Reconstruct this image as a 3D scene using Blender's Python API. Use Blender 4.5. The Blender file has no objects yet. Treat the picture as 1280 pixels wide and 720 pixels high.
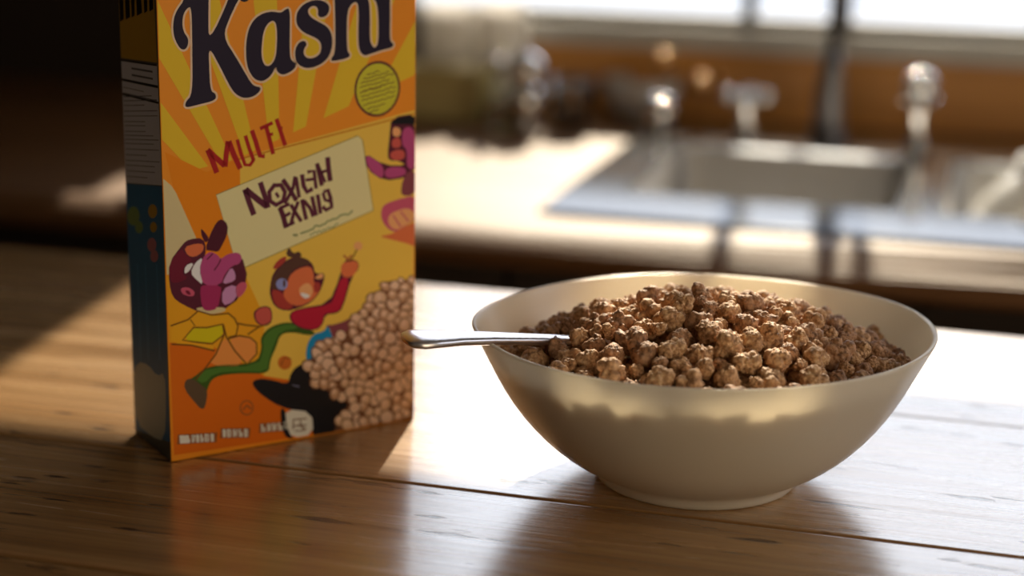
import bpy, bmesh, math, random
from mathutils import Vector, Matrix, noise, geometry

# ------------------------------------------------------------------ camera, light, exposure
# units are metres; the table top is z = 0, the window wall runs along X and faces -Y
sc = bpy.context.scene
C = sc.collection
PI = math.pi
TABLE_H = 0.90
cam_d = bpy.data.cameras.new('camera'); cam = bpy.data.objects.new('camera', cam_d); C.objects.link(cam)
r_ = Vector((0.96165992, 0.27362215, 0.01846932)); u_ = Vector((-0.0858614, 0.23643558, 0.96784608)); f_ = Vector((-0.26045732, 0.93232459, -0.2508642))
m = Matrix((r_, u_, -f_)).transposed().to_4x4(); m.translation = Vector((0.7227, -2.5687, 0.4263))
cam.matrix_world = m
cam_d.sensor_width = 36; cam_d.lens = 61.28; cam_d.clip_start = 0.02
cam_d.dof.use_dof = True; cam_d.dof.focus_distance = 1.14; cam_d.dof.aperture_fstop = 2.25
sc.camera = cam
sc.view_settings.view_transform = 'Standard'; sc.view_settings.look = 'None'
sc.view_settings.gamma = 1; sc.view_settings.use_curve_mapping = False
sc.view_settings.exposure = 0.0

world = bpy.data.worlds.new('world'); sc.world = world; world.use_nodes = True
nt = world.node_tree; nt.nodes.clear()
out = nt.nodes.new('ShaderNodeOutputWorld'); bg = nt.nodes.new('ShaderNodeBackground')
tc = nt.nodes.new('ShaderNodeTexCoord'); sep = nt.nodes.new('ShaderNodeSeparateXYZ')
mr = nt.nodes.new('ShaderNodeMapRange'); mr.inputs[1].default_value = -0.1; mr.inputs[2].default_value = 0.25
mix = nt.nodes.new('ShaderNodeMix'); mix.data_type = 'RGBA'
SKY = (4.5, 4.75, 5.2, 1); DIM = (0.075, 0.055, 0.036, 1)
mix.inputs[6].default_value = DIM
# outside: pale haze near and below the horizon, brighter sky above it
ramp = nt.nodes.new('ShaderNodeValToRGB'); ramp.color_ramp.elements[0].position = 0.29; ramp.color_ramp.elements[0].color = (*[c * 0.26 for c in SKY[:3]], 1)
ramp.color_ramp.elements[1].position = 0.345; ramp.color_ramp.elements[1].color = SKY
nt.links.new(sep.outputs[2], ramp.inputs[0]); nt.links.new(ramp.outputs[0], mix.inputs[7])
nt.links.new(tc.outputs['Generated'], sep.inputs[0]); nt.links.new(sep.outputs[1], mr.inputs[0])
nt.links.new(mr.outputs[0], mix.inputs[0]); nt.links.new(mix.outputs[2], bg.inputs[0]); nt.links.new(bg.outputs[0], out.inputs[0])

sun_d = bpy.data.lights.new('sun', 'SUN'); sun = bpy.data.objects.new('sun', sun_d); C.objects.link(sun)
SUN_AZ, SUN_EL = math.radians(97), math.radians(34)
sd = Vector((math.cos(SUN_AZ) * math.cos(SUN_EL), math.sin(SUN_AZ) * math.cos(SUN_EL), math.sin(SUN_EL)))
sun.rotation_euler = sd.to_track_quat('Z', 'Y').to_euler(); sun.location = sd * 6
sun_d.energy = 9.8; sun_d.color = (1.0, 0.86, 0.64); sun_d.angle = math.radians(0.9)

# added fill lamp, no seen source, to the right of and behind the camera
al_d = bpy.data.lights.new('fill_light', 'AREA'); al = bpy.data.objects.new('fill_light', al_d); C.objects.link(al)
al_d.shape = 'RECTANGLE'; al_d.size = 1.6; al_d.size_y = 1.4; al_d.energy = 22; al_d.color = (1.0, 0.80, 0.54)
al.location = (2.75, -3.3, 0.8)
al.rotation_euler = (Vector((2.75, -3.3, 0.8)) - Vector((0.35, -1.4, 0.1))).to_track_quat('Z', 'Y').to_euler()

# ------------------------------------------------------------------ materials
def nodes(name):
    mt = bpy.data.materials.new(name); mt.use_nodes = True
    t = mt.node_tree; b = t.nodes['Principled BSDF']
    return mt, t, b
def plain(name, col, rough=0.6, metal=0.0, coat=0.0, var=0.0, scale=30, bump=0.0, spec=0.5):
    mt, t, b = nodes(name)
    b.inputs['Base Color'].default_value = (*col, 1); b.inputs['Roughness'].default_value = rough
    b.inputs['Metallic'].default_value = metal; b.inputs['Coat Weight'].default_value = coat
    b.inputs['Specular IOR Level'].default_value = spec
    if var or bump:
        tcn = t.nodes.new('ShaderNodeTexCoord'); n = t.nodes.new('ShaderNodeTexNoise')
        n.inputs['Scale'].default_value = scale; n.inputs['Detail'].default_value = 4
        t.links.new(tcn.outputs['Object'], n.inputs['Vector'])
        if var:
            mx = t.nodes.new('ShaderNodeMix'); mx.data_type = 'RGBA'
            mx.inputs[6].default_value = (*[c * (1 - var) for c in col], 1); mx.inputs[7].default_value = (*[min(1, c * (1 + var)) for c in col], 1)
            t.links.new(n.outputs['Fac'], mx.inputs[0]); t.links.new(mx.outputs[2], b.inputs['Base Color'])
        if bump:
            bp = t.nodes.new('ShaderNodeBump'); bp.inputs['Strength'].default_value = bump; bp.inputs['Distance'].default_value = 0.002
            t.links.new(n.outputs['Fac'], bp.inputs['Height']); t.links.new(bp.outputs[0], b.inputs['Normal'])
    return mt

def wood(name, dark, light, rough=(0.3, 0.5), grain=(2.2, 34, 34), bump=0.35, coat=0.0, pits=True, spec=0.5):
    mt, t, b = nodes(name)
    N = t.nodes.new; L = t.links.new
    tcn = N('ShaderNodeTexCoord'); mp = N('ShaderNodeMapping'); mp.inputs['Scale'].default_value = grain
    L(tcn.outputs['Object'], mp.inputs[0])
    n1 = N('ShaderNodeTexNoise'); n1.inputs['Scale'].default_value = 1.0; n1.inputs['Detail'].default_value = 8; n1.inputs['Roughness'].default_value = 0.62; n1.inputs['Distortion'].default_value = 0.6
    L(mp.outputs[0], n1.inputs['Vector'])
    mp2 = N('ShaderNodeMapping'); mp2.inputs['Scale'].default_value = (grain[0] * 1.6, grain[1] * 6, grain[2] * 6); L(tcn.outputs['Object'], mp2.inputs[0])
    n2 = N('ShaderNodeTexNoise'); n2.inputs['Scale'].default_value = 1.0; n2.inputs['Detail'].default_value = 5
    L(mp2.outputs[0], n2.inputs['Vector'])
    cr = N('ShaderNodeValToRGB'); cr.color_ramp.elements[0].position = 0.3; cr.color_ramp.elements[1].position = 0.68
    cr.color_ramp.elements[0].color = (*dark, 1); cr.color_ramp.elements[1].color = (*light, 1)
    L(n1.outputs['Fac'], cr.inputs[0])
    mul = N('ShaderNodeMix'); mul.data_type = 'RGBA'; mul.blend_type = 'MULTIPLY'; mul.inputs[0].default_value = 0.45
    cr2 = N('ShaderNodeValToRGB'); cr2.color_ramp.elements[0].position = 0.35; cr2.color_ramp.elements[1].position = 0.6
    cr2.color_ramp.elements[0].color = (0.5, 0.45, 0.4, 1); L(n2.outputs['Fac'], cr2.inputs[0])
    L(cr.outputs[0], mul.inputs[6]); L(cr2.outputs[0], mul.inputs[7])
    last = mul.outputs[2]; hgt = n2.outputs['Fac']
    if pits:   # short dark cracks and worn spots along the grain
        mp3 = N('ShaderNodeMapping'); mp3.inputs['Scale'].default_value = (13, 75, 75); L(tcn.outputs['Object'], mp3.inputs[0])
        n3 = N('ShaderNodeTexNoise'); n3.inputs['Scale'].default_value = 1.0; n3.inputs['Detail'].default_value = 3; L(mp3.outputs[0], n3.inputs['Vector'])
        cr3 = N('ShaderNodeValToRGB'); cr3.color_ramp.elements[0].position = 0.30; cr3.color_ramp.elements[1].position = 0.36
        L(n3.outputs['Fac'], cr3.inputs[0])
        mx = N('ShaderNodeMix'); mx.data_type = 'RGBA'; mx.inputs[6].default_value = (dark[0] * .25, dark[1] * .2, dark[2] * .2, 1)
        L(cr3.outputs[0], mx.inputs[0]); L(last, mx.inputs[7]); last = mx.outputs[2]
        ad = N('ShaderNodeMath'); ad.operation = 'MULTIPLY_ADD'; ad.inputs[1].default_value = 1.4
        L(cr3.outputs[0], ad.inputs[0]); L(n2.outputs['Fac'], ad.inputs[2]); hgt = ad.outputs[0]
    L(last, b.inputs['Base Color'])
    rr = N('ShaderNodeMapRange'); rr.inputs[3].default_value = rough[0]; rr.inputs[4].default_value = rough[1]
    rr.inputs[1].default_value = 0.3; rr.inputs[2].default_value = 0.7
    L(n1.outputs['Fac'], rr.inputs[0]); L(rr.outputs[0], b.inputs['Roughness'])
    bp = N('ShaderNodeBump'); bp.inputs['Strength'].default_value = bump; bp.inputs['Distance'].default_value = 0.0012
    L(hgt, bp.inputs['Height']); L(bp.outputs[0], b.inputs['Normal'])
    b.inputs['Coat Weight'].default_value = coat; b.inputs['Coat Roughness'].default_value = 0.22
    b.inputs['Specular IOR Level'].default_value = spec
    return mt

M = {}
M['table'] = wood('oiled_pine', (0.28, 0.138, 0.047), (0.54, 0.315, 0.13), (0.18, 0.32), bump=0.55, spec=1.0, coat=1.0)
M['table_dark'] = plain('table_underside', (0.08, 0.04, 0.018), 0.8, var=0.2)
M['counter'] = wood('oak_counter', (0.11, 0.048, 0.018), (0.24, 0.12, 0.048), (0.5, 0.6), pits=False, spec=0.3)
M['panel'] = wood('orange_wood_panelling', (0.42, 0.17, 0.03), (0.66, 0.31, 0.07), (0.45, 0.6), grain=(1.5, 20, 14), pits=False)
M['cabinet'] = plain('espresso_cabinet', (0.012, 0.007, 0.005), 0.5, var=0.3)
M['dark_wall'] = plain('dark_brown_wall', (0.022, 0.013, 0.009), 0.9, var=0.2)
M['wall'] = plain('wall_paint', (0.10, 0.08, 0.06), 0.9, var=0.1)
M['floor'] = plain('floor_boards', (0.06, 0.035, 0.02), 0.6, var=0.3)
M['trim'] = plain('grey_window_trim', (0.50, 0.49, 0.46), 0.7, var=0.06)
M['frame'] = plain('dark_window_frame', (0.05, 0.045, 0.04), 0.5, var=0.1)
M['blocker'] = plain('blocker_sheet', (0.5, 0.47, 0.4), 0.9, var=0.1, scale=300)
M['steel'] = plain('brushed_steel', (0.36, 0.385, 0.43), 0.11, 1.0, var=0.08, scale=120)
M['basin'] = plain('satin_basin_steel', (0.62, 0.61, 0.60), 0.5, 1.0, var=0.1, scale=60)
M['dark_steel'] = plain('gunmetal', (0.20, 0.20, 0.22), 0.3, 1.0, var=0.1)
M['chrome'] = plain('polished_chrome', (0.85, 0.85, 0.86), 0.08, 1.0, var=0.02)
M['brass'] = plain('brass', (0.75, 0.45, 0.2), 0.2, 1.0, var=0.05)
M['black'] = plain('black_metal', (0.02, 0.02, 0.02), 0.5, var=0.1)
M['white_ceramic'] = plain('white_glazed_ceramic', (0.78, 0.77, 0.74), 0.25, var=0.03)
M['grey_ceramic'] = plain('grey_glazed_ceramic', (0.50, 0.48, 0.46), 0.3, var=0.04)
M['olive_tin'] = plain('olive_enamel', (.52, .44, .20), .35, var=.05)
M['black_glaze'] = plain('dark_brown_glaze', (.035, .028, .022), .4, var=.1)
M['spoon'] = plain('spoon_steel', (0.80, 0.77, 0.80), 0.3, 1.0, var=0.03)
M['plaster'] = plain('ceiling_plaster', (0.35, 0.32, 0.28), 0.95, var=0.05)

def porcelain():
    mt, t, b = nodes('cream_porcelain')
    b.inputs['Base Color'].default_value = (0.80, 0.74, 0.62, 1); b.inputs['Roughness'].default_value = 0.22
    b.inputs['Specular IOR Level'].default_value = 0.5
    n = t.nodes.new('ShaderNodeTexNoise'); n.inputs['Scale'].default_value = 14
    mx = t.nodes.new('ShaderNodeMix'); mx.data_type = 'RGBA'; mx.inputs[6].default_value = (0.79, 0.75, 0.66, 1); mx.inputs[7].default_value = (0.85, 0.81, 0.73, 1)
    tcn = t.nodes.new('ShaderNodeTexCoord'); t.links.new(tcn.outputs['Object'], n.inputs['Vector'])
    t.links.new(n.outputs['Fac'], mx.inputs[0]); t.links.new(mx.outputs[2], b.inputs['Base Color'])
    tr = t.nodes.new('ShaderNodeBsdfTranslucent'); tr.inputs[0].default_value = (1.0, 0.93, 0.78, 1)
    ms = t.nodes.new('ShaderNodeMixShader'); ms.inputs[0].default_value = TRANSLUCENT
    o = t.nodes['Material Output']
    t.links.new(b.outputs[0], ms.inputs[1]); t.links.new(tr.outputs[0], ms.inputs[2]); t.links.new(ms.outputs[0], o.inputs[0])
    return mt
TRANSLUCENT = 0.48
M['porcelain'] = porcelain()
M['shade_ceramic'] = plain('thin_white_porcelain', (.85, .84, .82), .3, var=.02); _t = M['shade_ceramic'].node_tree; _a = _t.nodes.new('ShaderNodeBsdfTranslucent'); _a.inputs[0].default_value = (1, .98, .95, 1); _m = _t.nodes.new('ShaderNodeMixShader'); _m.inputs[0].default_value = .6
_t.links.new(_t.nodes['Principled BSDF'].outputs[0], _m.inputs[1]); _t.links.new(_a.outputs[0], _m.inputs[2]); _t.links.new(_m.outputs[0], _t.nodes['Material Output'].inputs[0])

def puff_mat(name, a, b_, c):
    mt, t, b = nodes(name); N = t.nodes.new; L = t.links.new
    tcn = N('ShaderNodeTexCoord'); n = N('ShaderNodeTexNoise'); n.inputs['Scale'].default_value = 380; n.inputs['Detail'].default_value = 5
    L(tcn.outputs['Object'], n.inputs['Vector'])
    cr = N('ShaderNodeValToRGB'); e = cr.color_ramp.elements
    e[0].position = 0.32; e[0].color = (*a, 1); e[1].position = 0.72; e[1].color = (*c, 1)
    k = cr.color_ramp.elements.new(0.52); k.color = (*b_, 1)
    L(n.outputs['Fac'], cr.inputs[0]); L(cr.outputs[0], b.inputs['Base Color'])
    n2 = N('ShaderNodeTexNoise'); n2.inputs['Scale'].default_value = 900; n2.inputs['Detail'].default_value = 4; L(tcn.outputs['Object'], n2.inputs['Vector'])
    bp = N('ShaderNodeBump'); bp.inputs['Strength'].default_value = 0.7; bp.inputs['Distance'].default_value = 0.0008
    L(n2.outputs['Fac'], bp.inputs['Height']); L(bp.outputs[0], b.inputs['Normal'])
    b.inputs['Roughness'].default_value = 0.6; b.inputs['Specular IOR Level'].default_value = 0.35
    return mt
PM = [puff_mat('cocoa_puff', (0.20, 0.095, 0.042), (0.58, 0.33, 0.17), (0.84, 0.56, 0.32)),
      puff_mat('toasted_puff', (0.22, 0.11, 0.05), (0.56, 0.32, 0.16), (0.88, 0.64, 0.39)),
      puff_mat('dark_cocoa_puff', (0.15, 0.075, 0.04), (0.44, 0.24, 0.13), (0.6, 0.35, 0.2))]

def glass(name, tint=(1, 1, 1), rough=0.0):
    mt, t, b = nodes(name)
    b.inputs['Transmission Weight'].default_value = 1.0; b.inputs['Base Color'].default_value = (*tint, 1)
    b.inputs['Roughness'].default_value = rough; b.inputs['IOR'].default_value = 1.45
    return mt
M['glass'] = glass('clear_bottle_glass', (0.93, 0.97, 0.93), 0.02)
def pane_mat():
    mt, t, b = nodes('window_glass')
    tr = t.nodes.new('ShaderNodeBsdfTransparent'); gl = t.nodes.new('ShaderNodeBsdfGlossy'); gl.inputs['Roughness'].default_value = 0.02
    fr = t.nodes.new('ShaderNodeFresnel'); ms = t.nodes.new('ShaderNodeMixShader')
    t.links.new(fr.outputs[0], ms.inputs[0]); t.links.new(tr.outputs[0], ms.inputs[1]); t.links.new(gl.outputs[0], ms.inputs[2])
    t.links.new(ms.outputs[0], t.nodes['Material Output'].inputs[0])
    return mt
M['pane'] = pane_mat()

# ------------------------------------------------------------------ mesh helpers
def link(name, bm, mat, parent=None, smooth=False, loc=None):
    me = bpy.data.meshes.new(name)
    bmesh.ops.recalc_face_normals(bm, faces=bm.faces)
    bm.to_mesh(me); bm.free()
    for mm in (mat if isinstance(mat, (list, tuple)) else [mat]): me.materials.append(mm)
    o = bpy.data.objects.new(name, me); C.objects.link(o)
    if smooth:
        for p in me.polygons: p.use_smooth = True
    if parent: o.parent = parent
    if loc: o.location = loc
    return o
def box(bm, x0, x1, y0, y1, z0, z1, bev=0.0):
    r = bmesh.ops.create_cube(bm, size=1)
    for v in r['verts']:
        v.co = Vector((x0 if v.co.x < 0 else x1, y0 if v.co.y < 0 else y1, z0 if v.co.z < 0 else z1))
    if bev:
        es = list({e for v in r['verts'] for e in v.link_edges})
        bmesh.ops.bevel(bm, geom=es, offset=bev, segments=3, affect='EDGES', profile=0.6)
def lathe(bm, prof, cx=0, cy=0, n=40, cz=0):
    rings = []
    for r, z in prof:
        if r < 1e-6: rings.append([bm.verts.new((cx, cy, cz + z))])
        else: rings.append([bm.verts.new((cx + r * math.cos(2 * PI * i / n), cy + r * math.sin(2 * PI * i / n), cz + z)) for i in range(n)])
    for a, b in zip(rings, rings[1:]):
        for i in range(n):
            j = (i + 1) % n
            if len(a) == 1 and len(b) == 1: continue
            if len(a) == 1: bm.faces.new((a[0], b[i], b[j]))
            elif len(b) == 1: bm.faces.new((a[i], a[j], b[0]))
            else: bm.faces.new((a[i], a[j], b[j], b[i]))
def tube(bm, pts, rad, n=16, caps=True):
    pts = [Vector(p) for p in pts]; rings = []
    up = Vector((0, 0, 1)); prev = None
    for i, p in enumerate(pts):
        d = (pts[min(i + 1, len(pts) - 1)] - pts[max(i - 1, 0)]).normalized()
        if prev is None:
            x = d.orthogonal().normalized()
        else:
            x = (prev - d * prev.dot(d)).normalized()
        prev = x; y = d.cross(x); r = rad[i] if isinstance(rad, (list, tuple)) else rad
        rings.append([bm.verts.new(p + r * (math.cos(2 * PI * k / n) * x + math.sin(2 * PI * k / n) * y)) for k in range(n)])
    for a, b in zip(rings, rings[1:]):
        for i in range(n): bm.faces.new((a[i], a[(i + 1) % n], b[(i + 1) % n], b[i]))
    if caps: bm.faces.new(rings[0][::-1]); bm.faces.new(rings[-1])
def tag(o, label, cat, group=None, kind=None):
    o['label'] = label; o['category'] = cat
    if group: o['group'] = group
    if kind: o['kind'] = kind
    return o
def struct(name, bm, mat, parent=None, smooth=False):
    o = link(name, bm, mat, parent, smooth)
    if not parent: o['kind'] = 'structure'
    return o
def thing(name, label, cat, loc=(0, 0, 0), rz=0, group=None):
    o = bpy.data.objects.new(name, None); C.objects.link(o); o.location = loc; o.rotation_euler = (0, 0, rz)
    o.empty_display_size = 0.02
    return tag(o, label, cat, group)
def B(name, mat, parent, *boxes, bev=0.002, smooth=False):
    bm = bmesh.new()
    for b in boxes: box(bm, *b, bev)
    return link(name, bm, mat, parent, smooth)

# ------------------------------------------------------------------ room shell
WY0, WY1 = 0.15, 0.27                     # the window wall
XL, XR, ZC, ZF, YN = -3.2, 3.4, 1.9, -0.9, -5.0
W1 = (-0.25, 1.75, 0.142, 1.62)          # wide window over the sink: x0, x1, z0, z1
W2 = (-0.483, -0.365, 0.45, 0.87)          # narrow window left of it
def holes_wall(bm, xs, zs, holes, y0, y1):
    for xa, xb in zip(xs, xs[1:]):
        for za, zb in zip(zs, zs[1:]):
            cx, cz = (xa + xb) / 2, (za + zb) / 2
            if any(h[0] < cx < h[1] and h[2] < cz < h[3] for h in holes): continue
            box(bm, xa, xb, y0, y1, za, zb)
bm = bmesh.new()
xs = sorted({XL, W2[0], W2[1], W1[0], W1[1], XR}); zs = sorted({ZF, W1[2], W2[2], W2[3], W1[3], ZC})
holes_wall(bm, xs, zs, (W1, W2), WY0, WY1)
bmesh.ops.remove_doubles(bm, verts=bm.verts, dist=1e-5)
struct('wall_back', bm, M['dark_wall'])
bm = bmesh.new(); box(bm, W1[0] - .005, XR, WY0 - 0.012, WY0, 0.001, W1[2] - 0.036); struct('trim_1', bm, M['panel'])
bm = bmesh.new(); box(bm, XL - .1, XR + .1, YN, WY1, ZF - 0.05, ZF); struct('floor', bm, M['floor'])
bm = bmesh.new(); box(bm, XL - .1, XR + .1, YN, WY1, ZC, ZC + 0.1); struct('ceiling', bm, M['plaster'])
bm = bmesh.new(); box(bm, XL - .1, XL, YN, WY1, ZF, ZC); struct('wall_left', bm, M['dark_wall'])
# windows
def window(name, w, mullions, sill_y, wide=0.03, sill_ext=0.0, rail=None):
    e = bpy.data.objects.new(name, None); C.objects.link(e); e['kind'] = 'structure'; e.location = ((w[0] + w[1]) / 2, WY0, w[2])
    off = -Vector(e.location)
    def part(n, mat, *bx, bev=0.002):
        o = B(n, mat, e, *bx, bev=bev); o.location = off; return o
    yf0, yf1 = WY1 - 0.05, WY1 - 0.015
    bx = [(w[0], w[1], yf0, yf1, w[2], w[2] + .012), (w[0], w[1], yf0, yf1, w[3] - wide, w[3]), (w[0], w[0] + .012, yf0, yf1, w[2] + .012, w[3] - wide), (w[1] - wide, w[1], yf0, yf1, w[2] + .012, w[3] - wide)]
    part('window_frame', M['frame'] if len(mullions) == 0 else M['trim'], *bx)
    for mx in mullions: part('mullion', M['frame'], (mx - .009, mx + .009, yf0 - .005, yf1 + .005, w[2] + .012, w[3] - wide))
    if rail: part('meeting_rail', M['trim'], (w[0] + .012, w[1] - wide, yf0 - .005, yf1 + .005, rail[0], rail[1]))
    part('pane', M['pane'], (w[0] + .012, w[1] - wide, yf0 + .015, yf0 + .019, w[2] + .012, w[3] - wide), bev=0)
    part('window_sill', M['trim'], (w[0] - sill_ext, w[1] + sill_ext, sill_y, yf0, w[2] - .035, w[2]), bev=.003)
    return e
w1 = window('window_1', W1, (0.325, 0.475), 0.138, sill_ext=0.012)
w2 = window('window_2', W2, (), 0.13)
def blocker(x0, x1, zbot, label):  # unseen sheets added in the window to cut the sun into patches
    t = thing('sun_blocker', label, 'blocker', ((x0 + x1) / 2, WY0 + .07, zbot), group='added sun blockers over the wide window')
    o = -Vector(t.location)
    a = B('blocker_sheet', M['blocker'], t, (x0, x1, WY0 + .069, WY0 + .071, zbot + .01, W1[3] - .03), bev=0); a.location = o
    a = B('bottom_bar', M['trim'], t, (x0, x1, WY0 + .064, WY0 + .076, zbot, zbot + .012)); a.location = o
    bm = bmesh.new(); tube(bm, [(x0, WY0 + .07, W1[3] - .02), (x1, WY0 + .07, W1[3] - .02)], .018); a = link('roller', bm, M['trim'], t, True); a.location = o
blocker(W1[0] + .012, 0.262, 1.162, 'added unseen sun blind lowered furthest, on the left light of the wide window')
blocker(0.27, 0.405, 1.31, 'added unseen sun blind raised highest, over the narrow middle light of the window')
blocker(0.41, 1.71, 0.955, 'added unseen sun blind over the right light of the wide window')

# ------------------------------------------------------------------ kitchen counter, cabinets, sink
SX0, SX1, SY0, SY1 = 0.214, 1.10, -0.645, 0.06
CT = 0.0
bm = bmesh.new()
hx0, hx1, hy0, hy1 = SX0 + .02, SX1 - .02, SY0 + .02, SY1 - .02
for b in ((XL, hx0, -.75, .15), (hx1, XR, -.75, .15), (hx0, hx1, -.75, hy0), (hx0, hx1, hy1, .15)): box(bm, b[0], b[1], b[2], b[3], CT - .04, CT)
bmesh.ops.remove_doubles(bm, verts=bm.verts, dist=1e-5)
es = [e for e in bm.edges if all(abs(v.co.y + .75) < 1e-4 and abs(v.co.z - CT) < 1e-4 for v in e.verts)]
bmesh.ops.bevel(bm, geom=es, offset=.03, segments=6, affect='EDGES', profile=.5)
tag(link('worktop', bm, M['counter']), 'long brown wooden worktop with the sink set in it, under the window', 'worktop')
units = [(-2.4, -1.8), (-1.8, -1.2), (-1.2, -.6), (-.6, -0.02), (-0.02, .2), (.2, 1.12), (1.12, 1.72)]
names = ['far left', 'left', 'second', 'left patch', 'narrow', 'sink', 'right']
labs = {3: 'dark base cabinet seen to the left of the cereal box, under the worktop', 4: 'narrow dark base cabinet between box and bowl, just left of the sink cabinet', 5: 'wide dark base cabinet directly under the steel sink', 6: 'dark base cabinet right of the sink cabinet, at the right edge', 2: 'dark base cabinet at the far left edge of the photo under the worktop'}
for i, (a, b) in enumerate(units):
    if i not in labs: continue
    t = thing('base_cabinet', labs[i], 'cabinet', ((a + b) / 2, -.40, ZF), group='dark base cabinets under the worktop')
    o = -Vector(t.location)
    def prt(n, mat, *bx, par=None, bev=.002):
        p = B(n, mat, par or t, *bx, bev=bev); p.location = o if not par else (0, 0, 0); return p
    top = -.041 if i != 5 else -.041
    if i == 5: prt('cabinet_body', M['cabinet'], (a, b, -.70, -.68, ZF + .1, top), (a, a + .018, -.68, .14, ZF + .1, -.05), (b - .018, b, -.68, .14, ZF + .1, -.05), (a, b, -.68, .14, ZF + .1, ZF + .12))
    else: prt('cabinet_body', M['cabinet'], (a + .001, b - .001, -.70, .14, ZF + .1, top))
    prt('plinth', M['cabinet'], (a + .001, b - .001, -.64, .14, ZF, ZF + .1), bev=0)
    n = 2 if b - a > .7 else 1
    for k in range(n):
        xa, xb = a + (b - a) * k / n, a + (b - a) * (k + 1) / n
        if i != 5:
            d = prt('drawer', M['cabinet'], (xa + .003, xb - .003, -.72, -.70, -.20, -.047))
            prt('drawer_handle', M['black'], ((xa + xb) / 2 - .05, (xa + xb) / 2 + .05, -.742, -.720, -.125, -.115), par=d)
            d = prt('cabinet_door', M['cabinet'], (xa + .003, xb - .003, -.72, -.70, ZF + .11, -.205))
        else: d = prt('cabinet_door', M['cabinet'], (xa + .003, xb - .003, -.72, -.70, ZF + .11, -.047))
        prt('door_handle', M['black'], (xb - .05, xb - .04, -.742, -.720, -.40, -.26), par=d)

# double-bowl steel sink
sink = thing('kitchen_sink', 'double-basin stainless steel sink set into the worktop under the window', 'sink', (.65, -.27, 0))
o = -Vector(sink.location)
def ring_basin(bm, x0, x1, y0, y1, ztop, depth, r=.035):
    def rr(x0, x1, y0, y1, z, r):
        P = []
        for cx, cy, a0 in ((x1 - r, y1 - r, 0), (x0 + r, y1 - r, 90), (x0 + r, y0 + r, 180), (x1 - r, y0 + r, 270)):
            for k in range(7): a = math.radians(a0 + 15 * k); P.append(bm.verts.new((cx + r * math.cos(a), cy + r * math.sin(a), z)))
        return P
    R0 = rr(x0 - .004, x1 + .004, y0 - .004, y1 + .004, ztop, r); R1 = rr(x0, x1, y0, y1, ztop - .006, r)
    R2 = rr(x0 + .012, x1 - .012, y0 + .012, y1 - .012, ztop - depth + .03, r); R3 = rr(x0 + .04, x1 - .04, y0 + .04, y1 - .04, ztop - depth, r)
    for a, b in ((R0, R1), (R1, R2), (R2, R3)):
        for i in range(len(a)): j = (i + 1) % len(a); bm.faces.new((a[i], a[j], b[j], b[i]))
    bm.faces.new(R3)
b1 = (.285, .612, -.50, -.13); b2 = (.668, 1.03, -.50, -.13)
bm = bmesh.new()
zt = .006
for q in ((SX0, SX1, SY0, b1[2]), (SX0, SX1, b1[3], SY1), (SX0, b1[0], b1[2], b1[3]), (b1[1], b2[0], b1[2], b1[3]), (b2[1], SX1, b1[2], b1[3])): box(bm, *q, 0.0005, zt)
bmesh.ops.remove_doubles(bm, verts=bm.verts, dist=1e-5)
es = [e for e in bm.edges if all(abs(v.co.z - zt) < 1e-4 for v in e.verts) and (all(abs(v.co.x - SX0) < 1e-4 for v in e.verts) or all(abs(v.co.y - SY0) < 1e-4 for v in e.verts) or all(abs(v.co.y - SY1) < 1e-4 for v in e.verts))]
bmesh.ops.bevel(bm, geom=es, offset=.005, segments=3, affect='EDGES', profile=.5)
p = link('sink_rim', bm, M['steel'], sink); p.location = o
for b in (b1, b2):
    bm = bmesh.new(); ring_basin(bm, *b, zt - .001, .17); p = link('basin', bm, M['basin'], sink, True); p.location = o
    bm = bmesh.new(); lathe(bm, [(0, .002), (.03, .002), (.036, 0.0), (.036, -.004)], (b[0] + b[1]) / 2, (b[2] + b[3]) / 2, 24, zt - .168); q = link('drain', bm, M['chrome'], p, True)

# faucet: tapered body, tall neck, spout
fa = thing('kitchen_faucet', 'tall dark steel faucet rising behind the middle of the sink', 'faucet', (.487, -.045, zt))
bm = bmesh.new(); lathe(bm, [(0, 0), (.030, 0), (.030, .006), (.024, .012), (.021, .05), (.016, .11), (.0125, .13), (0, .13)], n=32); link('faucet_body', bm, M['dark_steel'], fa, True)
bm = bmesh.new(); pts = [(0, 0, .12), (0, 0, .33)] + [(0, -.075 + .075 * math.cos(a), .33 + .075 * math.sin(a)) for a in [math.radians(15 * k) for k in range(1, 13)]] + [(0, -.15, .27)]
tube(bm, pts, .0095); link('spout', bm, M['dark_steel'], fa, True)
def tap(x, y, label, h=.062, cross=True, KN=.0115):
    t = thing('sink_tap', label, 'tap', (x, y, zt), group='chrome taps on the sink ledge')
    bm = bmesh.new(); lathe(bm, [(0, 0), (.017, 0), (.018, .006), (.011, .014), (.009, .035), (.013, h - .012), (.010, h), (0, h + .002)], n=28); link('tap_body', bm, M['chrome'], t, True)
    bm = bmesh.new()
    for a in ((0, 90) if cross else (20,)):
        d = Vector((math.cos(math.radians(a)), math.sin(math.radians(a)), 0)) * .026
        c = Vector((0, 0, h - .004)); tube(bm, [c - d, c - d * .5, c + d * .5, c + d], [.0065, .004, .004, .0065], 12)
        for s in ((-1, 1) if cross else ()): bmesh.ops.create_uvsphere(bm, u_segments=14, v_segments=10, radius=KN, matrix=Matrix.Translation(c + s * d))
    if not cross: bmesh.ops.create_uvsphere(bm, u_segments=24, v_segments=16, radius=KN, matrix=Matrix.Translation((0, 0, h + KN * .6)))
    link('tap_handle', bm, M['chrome'], t, True)
tap(.367, -.04, 'chrome tap with a cross handle on the sink ledge, left of the faucet')
tap(.612, -.04, 'chrome tap topped by a round knob, on the sink ledge right of the faucet', h=.072, cross=False, KN=.024)

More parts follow.
